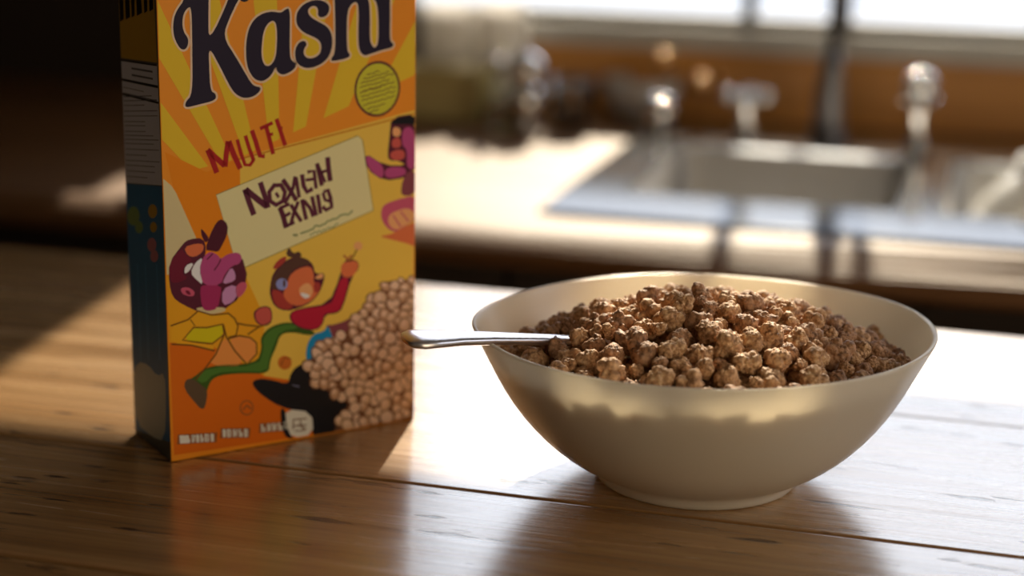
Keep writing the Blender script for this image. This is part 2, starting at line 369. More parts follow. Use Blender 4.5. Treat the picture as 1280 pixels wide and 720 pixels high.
# things on the counter and on the sill
t = thing('glint_ball', 'chrome pepper mill added to catch the sun, left of the sink', 'glint ball', (.036, -.055, 0))  # added chrome swellings that stand in for blurred sun highlights
bm = bmesh.new(); lathe(bm, [(0, 0), (.022, 0), (.024, .003), (.024, .008), (.018, .013)] + [(.030 * math.sin(math.radians(a)), .040 - .028 * math.cos(math.radians(a))) for a in range(40, 151, 8)] + [(.011, .066), (0, .066)], n=40); link('ball_base', bm, M['chrome'], t, True)
bm = bmesh.new(); lathe(bm, [(0, .0665), (.011, .0665)] + [(.028 * math.sin(math.radians(a)), .089 - .025 * math.cos(math.radians(a))) for a in range(28, 165, 8)] + [(.005, .114), (.007, .118), (.005, .123), (0, .124)], n=40); link('ball_head', bm, M['chrome'], t, True)
t = thing('glass_bottle', 'short clear glass bottle between the olive tin and the chrome glint ball', 'bottle', (.000, -.085, 0))
bm = bmesh.new()
outp = [(0, 0), (.018, 0), (.021, .004), (.021, .060), (.017, .072), (.009, .082), (.009, .094), (.011, .096)]
inp = [(.008, .095), (.007, .082), (.015, .071), (.0185, .059), (.0185, .007), (0, .006)]
lathe(bm, outp + inp, n=36); link('bottle_body', bm, M['glass'], t, True)
bm = bmesh.new(); lathe(bm, [(0, .088), (.0068, .088), (.0068, .0965), (.011, .097), (.011, .106), (.009, .108), (0, .108)], n=28); link('bottle_cap', bm, M['chrome'], t, True)
t = thing('steel_tumbler', 'small steel tumbler between the glass bottle and the white cup', 'tumbler', (.095, -.01, 0))
bm = bmesh.new(); lathe(bm, [(0, 0), (.026, 0), (.028, .003), (.033, .068), (.0335, .072), (.0315, .072), (.0265, .006), (0, .005)], n=36); link('tumbler_wall', bm, M['steel'], t, True)
t = thing('white_dish', 'small white dish standing behind the back left corner of the sink', 'dish', (.185, .09, 0))
bm = bmesh.new(); lathe(bm, [(0, 0), (.030, 0), (.032, .004), (.050, .022), (.058, .048), (.060, .066), (.0585, .067), (.055, .048), (.047, .024), (.028, .008), (0, .007)], n=44); link('dish_body', bm, M['grey_ceramic'], t, True)
t = thing('glint_knob', 'round chrome knob added to catch a sun glint at the back left corner of the sink', 'knob', (.240, -.045, zt))  # added chrome ball standing in for a highlight at the sink corner
bm = bmesh.new(); lathe(bm, [(0, 0), (.014, 0), (.014, .004), (.008, .008), (.008, .012), (0, .012)], n=28); link('knob_stem', bm, M['chrome'], t, True)
bm = bmesh.new(); bmesh.ops.create_uvsphere(bm, u_segments=32, v_segments=20, radius=.025, matrix=Matrix.Translation((0, 0, .030))); link('knob_ball', bm, M['chrome'], t, True)
def sill_pot(x, mat, r, h, label):
    t = thing('canister', label, 'pot', (x, .088, 0), group='canisters behind the worktop clutter')
    bm = bmesh.new(); lathe(bm, [(0, 0), (r * .62, 0), (r * .8, .008), (r, .05), (r, h - .02), (r * .9, h - .004), (r * .9, h), (r * .82, h), (r * .82, h - .01), (r * .86, h - .03), (r * .86, .05), (r * .6, .012), (0, .01)], n=44); link('canister_body', bm, mat, t, True)
    bm = bmesh.new(); lathe(bm, [(0, h - .012), (r * .82, h - .012), (r * .80, h - .02), (0, h - .02)], n=36); link('canister_lid', bm, M['white_ceramic'], t, True)
sill_pot(-.225, M['black_glaze'], .045, .17, 'dark canister added to mask the bright window edge, just right of the cereal box top')  # added dark pot that hides the bright edge of the window
sill_pot(-.132, M['shade_ceramic'], .043, .168, 'pale canister behind the olive tin, middle of the three canisters')
sill_pot(-.045, M['shade_ceramic'], .041, .172, 'pale canister behind the olive tin, furthest right of the three canisters')
t = thing('storage_tin', 'low olive storage tin on the worktop behind the cereal box edge', 'tin', (-.10, -.005, 0))
bm = bmesh.new(); box(bm, -.085, .060, -.027, .035, 0, .068, .006); link('tin_body', bm, M['olive_tin'], t)
bm = bmesh.new(); box(bm, -.087, .062, -.029, .037, .0685, .082, .005); link('tin_lid', bm, M['olive_tin'], t)
t = thing('mixing_bowl', 'rounded white bowl sitting in the right basin of the sink', 'bowl', (.808, -.31, -.164))
R = .137
pr = [(R * math.cos(math.radians(a)) * 1.0, .208 * math.sin(math.radians(a)) ** .85 if a else 0) for a in range(0, 91, 6)]
pr = [(R + .004, 0), (R + .004, .004)] + [(max(r, 0), z + .002) for r, z in pr[:-1]] + [(0, .210)]
bm = bmesh.new(); lathe(bm, pr + [(0, .203)] + [(r * .965, z * .965) for r, z in pr[2:-1]][::-1] + [(R - .002, 0), (R + .004, 0)], n=56); link('bowl_shell', bm, M['white_ceramic'], t, True)
bm = bmesh.new(); lathe(bm, [(R * .36, .194), (R * .38, .212), (R * .42, .212), (R * .44, .187)], n=40); link('foot_ring', bm, M['white_ceramic'], t, True)
def hook(x, z, label, LP=.075):  # added brass pegs, made long enough to catch the sun and glint
    t = thing('glint_hook', label, 'hook', (x, WY0 - .013, z), group='brass hooks added for sun glints on the wood panelling')
    bm = bmesh.new(); tube(bm, [(0, 0, 0), (0, -.003, 0)], .010, 20); link('back_plate', bm, M['brass'], t, True)
    bm = bmesh.new(); tube(bm, [(0, -.002, .002), (0, -.03, .001), (0, -LP, .003)], .003, 12); bmesh.ops.create_uvsphere(bm, u_segments=16, v_segments=10, radius=.013, matrix=Matrix.Translation((0, -LP - .008, .004))); link('hook_peg', bm, M['brass'], t, True)
hook(.222, .098, 'small brass hook added for a sun glint on the wood panelling, the higher and further left of two')
hook(.290, .070, 'small brass hook added for a sun glint on the wood panelling, the lower one beside the tap', .115)

# ------------------------------------------------------------------ wooden table
TX0, TX1 = -2.2, 1.75
tb = thing('wooden_table', 'worn brown plank table carrying the cereal box and the bowl', 'table', ((TX0 + TX1) / 2, -1.6, ZF))
o = -Vector(tb.location)
edges = [-1.0, -1.257, -1.515, -1.706, -1.95, -2.2]
bm = bmesh.new()
for k, (a, b) in enumerate(zip(edges, edges[1:])):
    g = (.0002, .0007, .0014, .0030, .0012, .001)
    box(bm, TX0, TX1, b + g[k + 1] / 1.0, a - g[k], -.035, 0, .0030 if k in (2, 3) else .001)
p = link('tabletop', bm, M['table'], tb); p.location = o
p = B('apron', M['table_dark'], tb, (TX0 + .08, TX1 - .08, -1.10, -1.08, -.14, -.036), (TX0 + .08, TX1 - .08, -2.12, -2.10, -.14, -.036), (TX0 + .08, TX1 - .08, -2.1, -1.1, -.038, -.0355), bev=0); p.location = o
for x in (TX0 + .12, TX1 - .12):
    for y in (-1.13, -2.07):
        bm = bmesh.new(); box(bm, x - .035, x + .035, y - .035, y + .035, ZF, -.038, .004); p = link('leg', bm, M['table_dark'], tb); p.location = o

# ------------------------------------------------------------------ cereal box
# printed artwork, in tenths of a millimetre on the panels: (colour, layer, width or 0, rings)
ART = {
 'front_panel': [
  ('yellow',1,0,['169,2089 2,2274 0,2521 328,2065 262,2054']),
  ('yellow',1,0,['421,2081 -3,2812 -6,3192 502,2095']),
  ('yellow',1,0,['594,2117 132,3494 377,3490 676,2147']),
  ('yellow',1,0,['778,2184 656,3485 854,3481 857,2212']),
  ('yellow',1,0,['961,2250 1096,3477 1306,3473 1059,2285']),
  ('yellow',1,0,['1195,2334 1571,3468 1911,3462 1391,2405']),
  ('yellow',1,0,['1611,2485 1933,2982 1931,2616 1913,2594']),
  ('amber',2,0,['562,2106 1926,2334 1911,-12 24,49 2,1339 320,1357']),
  ('gold',3,0,['562,2106 1929,2343 1914,-12 1374,5 710,523 718,964 545,1360']),
  ('cream',3,0,['4,2009 62,1956 325,1526 397,1377 10,1345']),
  ('orange',4,0,['24,2187 315,2027 562,2106 545,1360 320,1357 73,1955']),
  ('deep',4,0,['14,867 294,818 530,656 710,523 1117,401 1235,10 21,50']),
  ('dorange',5,1.1,['550,2096 1933,2316']),
 ],
 'brand_lettering': [
  ('halo',5,2.75,['240,3031 239,2960 238,2889 236,2817 235,2744 233,2671 229,2613 222,2570 211,2542 198,2530 188,2518 181,2507 178,2496 177,2486 182,2480 193,2477 211,2478 235,2482 260,2486 288,2491 317,2496 349,2501 372,2508 388,2516 397,2526 397,2537 395,2547 391,2555 383,2562 373,2567 365,2581 360,2604 356,2636 355,2677 354,2716 354,2753 353,2789 354,2824 359,2841 369,2841 383,2823 402,2787 422,2750 442,2712 461,2673 481,2633 499,2599 515,2574 529,2555 541,2544 553,2534 565,2527 577,2520 589,2516 602,2513 616,2512 630,2512 646,2514 660,2517 673,2522 686,2528 697,2535 707,2543 714,2550 720,2559 723,2567 722,2574 718,2579 711,2582 699,2584 689,2587 680,2591 671,2596 664,2602 652,2617 635,2642 615,2676 590,2719 565,2761 540,2801 516,2840 491,2878 476,2914 471,2949 476,2983 490,3015 504,3046 519,3076 535,3105 550,3134 566,3160 581,3182 597,3203 612,3220 627,3236 641,3250 654,3262 666,3273 666,3281 654,3287 630,3290 594,3291 566,3286 545,3274 531,3256 524,3232 509,3195 486,3145 455,3082 415,3007 385,2962 365,2946 356,2960 356,3004 357,3046 358,3087 360,3126 361,3164 365,3195 372,3218 381,3233 392,3241 401,3250 407,3259 410,3269 410,3280 395,3289 364,3295 318,3299 257,3300 211,3298 181,3292 165,3283 165,3269 167,3255 170,3241 177,3226 185,3211 187,3196 184,3180 175,3163 160,3146 147,3129 136,3112 128,3096 121,3080 116,3063 113,3046 110,3028 109,3009 109,2991 110,2975 112,2960 115,2946 119,2932 124,2919 130,2906 137,2894 143,2883 150,2874 157,2867 165,2862 172,2860 179,2860 186,2862 194,2867 200,2875 205,2884 209,2896 211,2909 211,2922 207,2935 201,2947 192,2959 185,2972 180,2987 176,3002 174,3018 174,3034 175,3049 177,3063 180,3077 184,3089 189,3100 195,3110 202,3119 209,3126 216,3131 224,3134 231,3135 236,3118 239,3083 240,3031']),
  ('ink',6,0,['240,3031 239,2960 238,2889 236,2817 235,2744 233,2671 229,2613 222,2570 211,2542 198,2530 188,2518 181,2507 178,2496 177,2486 182,2480 193,2477 211,2478 235,2482 260,2486 288,2491 317,2496 349,2501 372,2508 388,2516 397,2526 397,2537 395,2547 391,2555 383,2562 373,2567 365,2581 360,2604 356,2636 355,2677 354,2716 354,2753 353,2789 354,2824 359,2841 369,2841 383,2823 402,2787 422,2750 442,2712 461,2673 481,2633 499,2599 515,2574 529,2555 541,2544 553,2534 565,2527 577,2520 589,2516 602,2513 616,2512 630,2512 646,2514 660,2517 673,2522 686,2528 697,2535 707,2543 714,2550 720,2559 723,2567 722,2574 718,2579 711,2582 699,2584 689,2587 680,2591 671,2596 664,2602 652,2617 635,2642 615,2676 590,2719 565,2761 540,2801 516,2840 491,2878 476,2914 471,2949 476,2983 490,3015 504,3046 519,3076 535,3105 550,3134 566,3160 581,3182 597,3203 612,3220 627,3236 641,3250 654,3262 666,3273 666,3281 654,3287 630,3290 594,3291 566,3286 545,3274 531,3256 524,3232 509,3195 486,3145 455,3082 415,3007 385,2962 365,2946 356,2960 356,3004 357,3046 358,3087 360,3126 361,3164 365,3195 372,3218 381,3233 392,3241 401,3250 407,3259 410,3269 410,3280 395,3289 364,3295 318,3299 257,3300 211,3298 181,3292 165,3283 165,3269 167,3255 170,3241 177,3226 185,3211 187,3196 184,3180 175,3163 160,3146 147,3129 136,3112 128,3096 121,3080 116,3063 113,3046 110,3028 109,3009 109,2991 110,2975 112,2960 115,2946 119,2932 124,2919 130,2906 137,2894 143,2883 150,2874 157,2867 165,2862 172,2860 179,2860 186,2862 194,2867 200,2875 205,2884 209,2896 211,2909 211,2922 207,2935 201,2947 192,2959 185,2972 180,2987 176,3002 174,3018 174,3034 175,3049 177,3063 180,3077 184,3089 189,3100 195,3110 202,3119 209,3126 216,3131 224,3134 231,3135 236,3118 239,3083']),
  ('halo',5,2.75,['935,3103 926,3100 916,3096 908,3092 900,3087 893,3082 884,3079 873,3078 861,3079 847,3082 833,3084 819,3085 804,3085 788,3083 773,3081 758,3077 742,3072 727,3065 712,3057 698,3047 685,3035 673,3022 662,3006 652,2989 644,2969 636,2947 631,2923 626,2898 623,2872 621,2844 621,2818 621,2792 623,2768 626,2746 630,2724 637,2704 645,2685 656,2668 666,2653 678,2641 689,2632 702,2626 714,2622 726,2620 738,2620 751,2623 763,2628 774,2634 786,2642 797,2653 807,2663 815,2675 823,2687 829,2699 835,2706 839,2707 842,2703 844,2693 847,2683 853,2675 860,2668 868,2662 878,2658 888,2656 900,2656 913,2658 925,2662 938,2667 950,2673 963,2681 973,2689 981,2697 986,2706 988,2714 988,2722 985,2728 979,2734 971,2739 963,2745 957,2752 952,2761 949,2771 946,2788 945,2812 944,2842 945,2879 946,2917 947,2957 948,2999 949,3043 947,3075 943,3095 935,3103']),
  ('halo',5,2.2,['809,3021 799,3016 788,3008 779,2999 770,2987 763,2974 756,2958 750,2940 745,2920 742,2897 739,2876 737,2855 735,2835 734,2815 735,2797 737,2779 740,2764 745,2749 751,2738 757,2729 764,2724 772,2721 779,2720 787,2721 795,2724 803,2729 810,2735 817,2743 824,2752 830,2764 836,2778 840,2796 844,2818 846,2843 848,2869 850,2896 850,2924 850,2952 848,2975 845,2994 841,3007 835,3016 827,3021 819,3023 809,3021']),
  ('ink',6,0,['935,3103 926,3100 916,3096 908,3092 900,3087 893,3082 884,3079 873,3078 861,3079 847,3082 833,3084 819,3085 804,3085 788,3083 773,3081 758,3077 742,3072 727,3065 712,3057 698,3047 685,3035 673,3022 662,3006 652,2989 644,2969 636,2947 631,2923 626,2898 623,2872 621,2844 621,2818 621,2792 623,2768 626,2746 630,2724 637,2704 645,2685 656,2668 666,2653 678,2641 689,2632 702,2626 714,2622 726,2620 738,2620 751,2623 763,2628 774,2634 786,2642 797,2653 807,2663 815,2675 823,2687 829,2699 835,2706 839,2707 842,2703 844,2693 847,2683 853,2675 860,2668 868,2662 878,2658 888,2656 900,2656 913,2658 925,2662 938,2667 950,2673 963,2681 973,2689 981,2697 986,2706 988,2714 988,2722 985,2728 979,2734 971,2739 963,2745 957,2752 952,2761 949,2771 946,2788 945,2812 944,2842 945,2879 946,2917 947,2957 948,2999 949,3043 947,3075 943,3095','809,3021 799,3016 788,3008 779,2999 770,2987 763,2974 756,2958 750,2940 745,2920 742,2897 739,2876 737,2855 735,2835 734,2815 735,2797 737,2779 740,2764 745,2749 751,2738 757,2729 764,2724 772,2721 779,2720 787,2721 795,2724 803,2729 810,2735 817,2743 824,2752 830,2764 836,2778 840,2796 844,2818 846,2843 848,2869 850,2896 850,2924 850,2952 848,2975 845,2994 841,3007 835,3016 827,3021 819,3023']),
  ('halo',5,2.75,['1216,3137 1200,3144 1184,3149 1169,3152 1153,3153 1137,3152 1121,3150 1105,3147 1090,3142 1074,3136 1059,3129 1046,3121 1034,3111 1023,3100 1014,3089 1006,3077 1001,3065 998,3052 996,3040 995,3027 996,3014 998,3002 1002,2989 1009,2977 1019,2965 1030,2953 1044,2942 1059,2932 1076,2923 1095,2915 1112,2907 1128,2900 1142,2892 1155,2884 1165,2875 1173,2865 1178,2853 1181,2840 1182,2827 1181,2815 1178,2804 1174,2792 1166,2782 1157,2774 1145,2767 1130,2761 1117,2758 1104,2756 1092,2757 1081,2759 1072,2763 1064,2768 1058,2774 1053,2782 1050,2789 1049,2797 1049,2805 1050,2814 1053,2822 1056,2829 1061,2836 1066,2842 1070,2848 1070,2855 1069,2862 1065,2869 1060,2874 1052,2877 1043,2878 1032,2876 1022,2872 1013,2866 1005,2857 997,2846 991,2835 987,2822 984,2809 983,2794 983,2780 985,2767 988,2753 993,2740 1000,2729 1009,2719 1020,2710 1032,2703 1045,2697 1059,2693 1072,2691 1087,2690 1102,2691 1119,2693 1137,2697 1156,2703 1174,2710 1191,2719 1206,2730 1221,2742 1234,2756 1244,2772 1253,2790 1260,2810 1265,2830 1267,2850 1268,2870 1266,2890 1262,2909 1257,2925 1249,2940 1240,2954 1228,2966 1214,2977 1197,2987 1178,2997 1160,3006 1144,3015 1128,3024 1114,3033 1103,3043 1095,3052 1089,3062 1086,3072 1085,3081 1087,3089 1091,3096 1097,3102 1104,3106 1112,3110 1121,3112 1130,3112 1139,3111 1146,3107 1151,3102 1156,3095 1159,3087 1161,3079 1161,3071 1159,3063 1159,3055 1162,3048 1166,3042 1172,3037 1180,3034 1188,3033 1198,3034 1209,3037 1219,3042 1228,3048 1235,3057 1241,3066 1244,3076 1246,3087 1246,3098 1243,3110 1237,3120 1228,3129 1216,3137']),
  ('ink',6,0,['1216,3137 1200,3144 1184,3149 1169,3152 1153,3153 1137,3152 1121,3150 1105,3147 1090,3142 1074,3136 1059,3129 1046,3121 1034,3111 1023,3100 1014,3089 1006,3077 1001,3065 998,3052 996,3040 995,3027 996,3014 998,3002 1002,2989 1009,2977 1019,2965 1030,2953 1044,2942 1059,2932 1076,2923 1095,2915 1112,2907 1128,2900 1142,2892 1155,2884 1165,2875 1173,2865 1178,2853 1181,2840 1182,2827 1181,2815 1178,2804 1174,2792 1166,2782 1157,2774 1145,2767 1130,2761 1117,2758 1104,2756 1092,2757 1081,2759 1072,2763 1064,2768 1058,2774 1053,2782 1050,2789 1049,2797 1049,2805 1050,2814 1053,2822 1056,2829 1061,2836 1066,2842 1070,2848 1070,2855 1069,2862 1065,2869 1060,2874 1052,2877 1043,2878 1032,2876 1022,2872 1013,2866 1005,2857 997,2846 991,2835 987,2822 984,2809 983,2794 983,2780 985,2767 988,2753 993,2740 1000,2729 1009,2719 1020,2710 1032,2703 1045,2697 1059,2693 1072,2691 1087,2690 1102,2691 1119,2693 1137,2697 1156,2703 1174,2710 1191,2719 1206,2730 1221,2742 1234,2756 1244,2772 1253,2790 1260,2810 1265,2830 1267,2850 1268,2870 1266,2890 1262,2909 1257,2925 1249,2940 1240,2954 1228,2966 1214,2977 1197,2987 1178,2997 1160,3006 1144,3015 1128,3024 1114,3033 1103,3043 1095,3052 1089,3062 1086,3072 1085,3081 1087,3089 1091,3096 1097,3102 1104,3106 1112,3110 1121,3112 1130,3112 1139,3111 1146,3107 1151,3102 1156,3095 1159,3087 1161,3079 1161,3071 1159,3063 1159,3055 1162,3048 1166,3042 1172,3037 1180,3034 1188,3033 1198,3034 1209,3037 1219,3042 1228,3048 1235,3057 1241,3066 1244,3076 1246,3087 1246,3098 1243,3110 1237,3120 1228,3129']),
  ('halo',5,2.75,['1287,3148 1288,3102 1289,3053 1290,2999 1290,2941 1290,2880 1288,2831 1284,2795 1277,2771 1269,2761 1262,2752 1259,2744 1258,2738 1259,2732 1269,2730 1287,2729 1312,2732 1346,2736 1372,2742 1390,2748 1400,2754 1402,2762 1402,2769 1399,2774 1395,2780 1390,2784 1385,2801 1382,2830 1380,2872 1380,2926 1381,2972 1382,3009 1385,3037 1388,3057 1393,3075 1399,3090 1408,3103 1417,3114 1427,3121 1436,3126 1444,3128 1452,3127 1459,3123 1464,3116 1468,3106 1470,3093 1471,3069 1472,3035 1471,2991 1469,2936 1469,2891 1470,2854 1472,2827 1475,2810 1480,2795 1486,2782 1493,2772 1502,2764 1511,2759 1522,2756 1532,2756 1544,2758 1558,2762 1576,2766 1596,2771 1619,2777 1642,2783 1665,2788 1688,2792 1710,2795 1727,2800 1739,2805 1745,2812 1746,2820 1745,2827 1741,2832 1736,2837 1729,2840 1723,2853 1720,2877 1719,2910 1719,2953 1720,2997 1720,3042 1720,3088 1720,3134 1712,3169 1695,3193 1670,3205 1637,3206 1613,3203 1596,3196 1588,3186 1588,3171 1591,3158 1595,3145 1602,3132 1611,3120 1618,3095 1624,3057 1627,3005 1628,2939 1627,2887 1624,2850 1618,2826 1610,2816 1603,2810 1596,2808 1589,2810 1583,2816 1578,2823 1573,2831 1569,2839 1565,2848 1562,2868 1560,2898 1560,2940 1561,2992 1560,3036 1559,3072 1557,3100 1554,3121 1549,3138 1542,3153 1534,3164 1525,3173 1514,3181 1503,3187 1491,3192 1478,3195 1463,3195 1447,3191 1429,3183 1410,3173 1395,3172 1385,3183 1380,3203 1379,3235 1373,3258 1360,3274 1341,3283 1316,3283 1298,3280 1286,3271 1281,3259 1283,3242 1284,3218 1285,3186 1287,3148']),
  ('ink',6,0,['1287,3148 1288,3102 1289,3053 1290,2999 1290,2941 1290,2880 1288,2831 1284,2795 1277,2771 1269,2761 1262,2752 1259,2744 1258,2738 1259,2732 1269,2730 1287,2729 1312,2732 1346,2736 1372,2742 1390,2748 1400,2754 1402,2762 1402,2769 1399,2774 1395,2780 1390,2784 1385,2801 1382,2830 1380,2872 1380,2926 1381,2972 1382,3009 1385,3037 1388,3057 1393,3075 1399,3090 1408,3103 1417,3114 1427,3121 1436,3126 1444,3128 1452,3127 1459,3123 1464,3116 1468,3106 1470,3093 1471,3069 1472,3035 1471,2991 1469,2936 1469,2891 1470,2854 1472,2827 1475,2810 1480,2795 1486,2782 1493,2772 1502,2764 1511,2759 1522,2756 1532,2756 1544,2758 1558,2762 1576,2766 1596,2771 1619,2777 1642,2783 1665,2788 1688,2792 1710,2795 1727,2800 1739,2805 1745,2812 1746,2820 1745,2827 1741,2832 1736,2837 1729,2840 1723,2853 1720,2877 1719,2910 1719,2953 1720,2997 1720,3042 1720,3088 1720,3134 1712,3169 1695,3193 1670,3205 1637,3206 1613,3203 1596,3196 1588,3186 1588,3171 1591,3158 1595,3145 1602,3132 1611,3120 1618,3095 1624,3057 1627,3005 1628,2939 1627,2887 1624,2850 1618,2826 1610,2816 1603,2810 1596,2808 1589,2810 1583,2816 1578,2823 1573,2831 1569,2839 1565,2848 1562,2868 1560,2898 1560,2940 1561,2992 1560,3036 1559,3072 1557,3100 1554,3121 1549,3138 1542,3153 1534,3164 1525,3173 1514,3181 1503,3187 1491,3192 1478,3195 1463,3195 1447,3191 1429,3183 1410,3173 1395,3172 1385,3183 1380,3203 1379,3235 1373,3258 1360,3274 1341,3283 1316,3283 1298,3280 1286,3271 1281,3259 1283,3242 1284,3218 1285,3186']),
  ('ink',6,0,['578,3189 581,3180 586,3172 591,3165 599,3161 608,3158 617,3157 626,3158 635,3161 644,3166 653,3174 660,3184 667,3196 674,3211 674,3224 668,3235 656,3243 638,3249 623,3250 609,3246 598,3238 588,3224 582,3212 579,3200']),
 ],
 'seal': [
  ('brown',5,0,['1800,2481 1788,2438 1768,2399 1740,2366 1706,2340 1668,2323 1628,2316 1587,2319 1547,2331 1512,2353 1482,2383 1458,2419 1443,2460 1437,2503 1439,2547 1451,2590 1470,2628 1498,2661 1531,2686 1568,2703 1608,2711 1649,2709 1689,2697 1724,2676 1755,2647 1779,2611 1795,2569 1802,2526']),
  ('lime',6,0,['1784,2484 1773,2445 1755,2409 1729,2378 1699,2355 1664,2340 1627,2333 1589,2336 1553,2347 1521,2367 1493,2394 1472,2427 1458,2465 1452,2504 1455,2544 1465,2583 1483,2618 1508,2648 1538,2672 1573,2687 1609,2694 1647,2692 1682,2681 1715,2662 1743,2635 1765,2602 1779,2565 1786,2525']),
  ('brown',7,0.61,['1534,2621 1549,2619 1564,2625 1578,2625 1593,2627 1607,2638 1622,2642 1636,2634']),
  ('brown',7,0.61,['1508,2592 1523,2596 1537,2588 1552,2599 1566,2596 1581,2605 1595,2605 1610,2615 1624,2612 1639,2611 1654,2619 1668,2619 1683,2623 1698,2635 1712,2628']),
  ('brown',7,0.61,['1488,2559 1503,2567 1517,2573 1532,2565 1546,2573 1561,2573 1575,2574 1590,2579 1604,2579 1619,2590 1634,2587 1648,2595 1663,2591 1678,2595 1692,2609 1707,2612 1722,2614 1737,2606 1751,2617']),
  ('brown',7,0.61,['1482,2530 1496,2537 1511,2538 1525,2542 1540,2546 1554,2546 1569,2549 1583,2547 1598,2553 1612,2553 1627,2557 1642,2558 1656,2566 1671,2576 1686,2569 1700,2571 1715,2575']),
  ('brown',7,0.61,['1479,2495 1493,2496 1508,2507 1522,2501 1537,2508 1551,2515 1566,2521 1581,2513 1595,2514 1610,2530 1624,2523 1639,2531 1654,2538 1668,2539 1683,2535']),
  ('brown',7,0.61,['1508,2498 1522,2512 1537,2507 1551,2519 1566,2512 1581,2521 1595,2516 1610,2517 1624,2527 1639,2523 1654,2536 1668,2542 1683,2538 1698,2549 1713,2550 1727,2550 1742,2550 1757,2560']),
  ('brown',7,0.61,['1488,2473 1502,2464 1517,2475 1531,2469 1546,2473 1561,2483 1575,2485 1590,2487 1604,2489 1619,2492 1634,2496 1648,2498 1663,2496 1678,2506 1692,2510 1707,2509 1722,2519 1737,2521 1752,2514 1766,2524']),
  ('brown',7,0.61,['1494,2436 1509,2446 1523,2444 1538,2444 1553,2455 1567,2450 1582,2453 1596,2464 1611,2459 1626,2464 1640,2464 1655,2472 1670,2470 1684,2472 1699,2485 1714,2488 1729,2482 1743,2481 1758,2494']),
  ('brown',7,0.61,['1507,2404 1522,2405 1537,2412 1551,2415 1566,2418 1580,2421 1595,2420 1610,2427 1624,2429 1639,2427 1654,2440 1668,2436 1683,2436 1698,2445 1713,2450 1727,2444 1742,2455 1757,2459']),
  ('brown',7,0.61,['1534,2376 1548,2375 1563,2386 1578,2386 1592,2389 1607,2385 1622,2393 1636,2390 1651,2403 1666,2404 1680,2402']),
  ('brown',7,0.61,['1554,2344 1568,2353 1583,2360 1598,2364 1612,2361 1627,2369']),
 ],
 'flavour_lettering': [
  ('red',6,3.85,['331,2173 358,2106 388,2021']),
  ('red',6,3.85,['331,2173 444,2064']),
  ('red',6,3.85,['477,2220 464,2152 451,2057']),
  ('red',6,3.85,['484,2219 518,2127 560,2034']),
  ('red',6,2.48,['546,2228 570,2130 598,2052 634,2048 661,2081']),
  ('red',6,2.75,['605,2251 630,2167 661,2081']),
  ('red',6,3.3,['654,2282 679,2211 710,2105 740,2103']),
  ('red',6,2.48,['717,2295 804,2327']),
  ('red',6,3.03,['758,2309 783,2218 807,2115']),
  ('red',6,2.2,['780,2246 806,2251']),
  ('red',6,3.03,['838,2349 863,2274 899,2167']),
  ('red',6,2.2,['859,2288 878,2288']),
 ],
 'name_card': [
  ('dline',5,0,['379,1866 1462,2194 1502,2158 1588,1637 529,1313']),
  ('card',6,0,['383,1862 1464,2188 1496,2157 1583,1641 529,1319']),
  ('plum',7,4.12,['594,1878 622,1791 654,1703']),
  ('plum',7,4.4,['601,1877 674,1814 748,1751']),
  ('plum',7,3.85,['709,1916 735,1837 763,1742']),
  ('plum',7,3.3,['811,1893 773,1847 779,1783 824,1751 877,1774 894,1836 864,1888 811,1893']),
  ('plum',7,2.2,['825,1835 843,1805']),
  ('plum',7,3.3,['880,1922 932,1847 977,1772']),
  ('plum',7,2.75,['971,1936 955,1859 892,1758']),
  ('plum',7,2.75,['979,1928 1000,1791']),
  ('plum',7,3.3,['1025,1945 1036,1866 1062,1821 1101,1839']),
  ('plum',7,2.75,['1071,1963 1118,1966 1132,1843']),
  ('plum',7,2.2,['1055,1907 1117,1909']),
  ('plum',7,3.3,['1142,2014 1161,1926 1176,1861']),
  ('plum',7,3.85,['1224,2050 1230,1978 1242,1888']),
  ('plum',7,2.2,['1164,1948 1227,1964']),
  ('plum',7,2.2,['1149,2006 1203,1880']),
  ('plum',7,3.85,['854,1726 876,1667 897,1586']),
  ('plum',7,2.48,['854,1726 923,1748']),
  ('plum',7,2.48,['876,1660 929,1683']),
  ('plum',7,2.48,['897,1594 959,1613']),
  ('plum',7,2.75,['938,1740 968,1687 1013,1618']),
  ('plum',7,2.75,['992,1756 960,1687 936,1611']),
  ('plum',7,3.03,['1023,1767 1034,1709 1052,1628']),
  ('plum',7,2.75,['1038,1759 1084,1704 1107,1644']),
  ('plum',7,3.03,['1100,1782 1115,1716 1130,1649']),
  ('plum',7,3.03,['1144,1792 1154,1726 1164,1660']),
  ('plum',7,3.03,['1194,1809 1225,1820 1244,1761 1253,1695 1208,1678 1185,1702']),
  ('plum',7,2.48,['1186,1802 1201,1751 1244,1739']),
  ('olive',7,1.43,['1007,1529 1027,1532 1046,1537 1065,1539 1084,1548 1104,1550 1123,1574 1143,1570 1162,1566 1182,1577 1201,1578 1221,1599 1240,1597 1260,1607 1279,1606 1299,1611 1319,1628 1338,1630 1358,1634 1378,1626 1397,1635 1417,1653']),
  ('olive',7,0.88,['1082,1504 1092,1520 1102,1513 1113,1525 1123,1531 1134,1516 1144,1532 1155,1534 1165,1521 1176,1526 1186,1541 1197,1530 1207,1541 1218,1541 1228,1554 1239,1541 1249,1549 1260,1546 1270,1550 1281,1565 1292,1567 1302,1574']),
  ('olive',7,1.1,['950,1526 952,1528 953,1523 955,1517 957,1529 958,1516 960,1523 962,1523 963,1513 965,1520 967,1523 969,1520 970,1515 972,1528 974,1510 976,1529 977,1515 979,1513 981,1529 982,1514 984,1522 986,1518']),
 ],
 'printed_runner': [
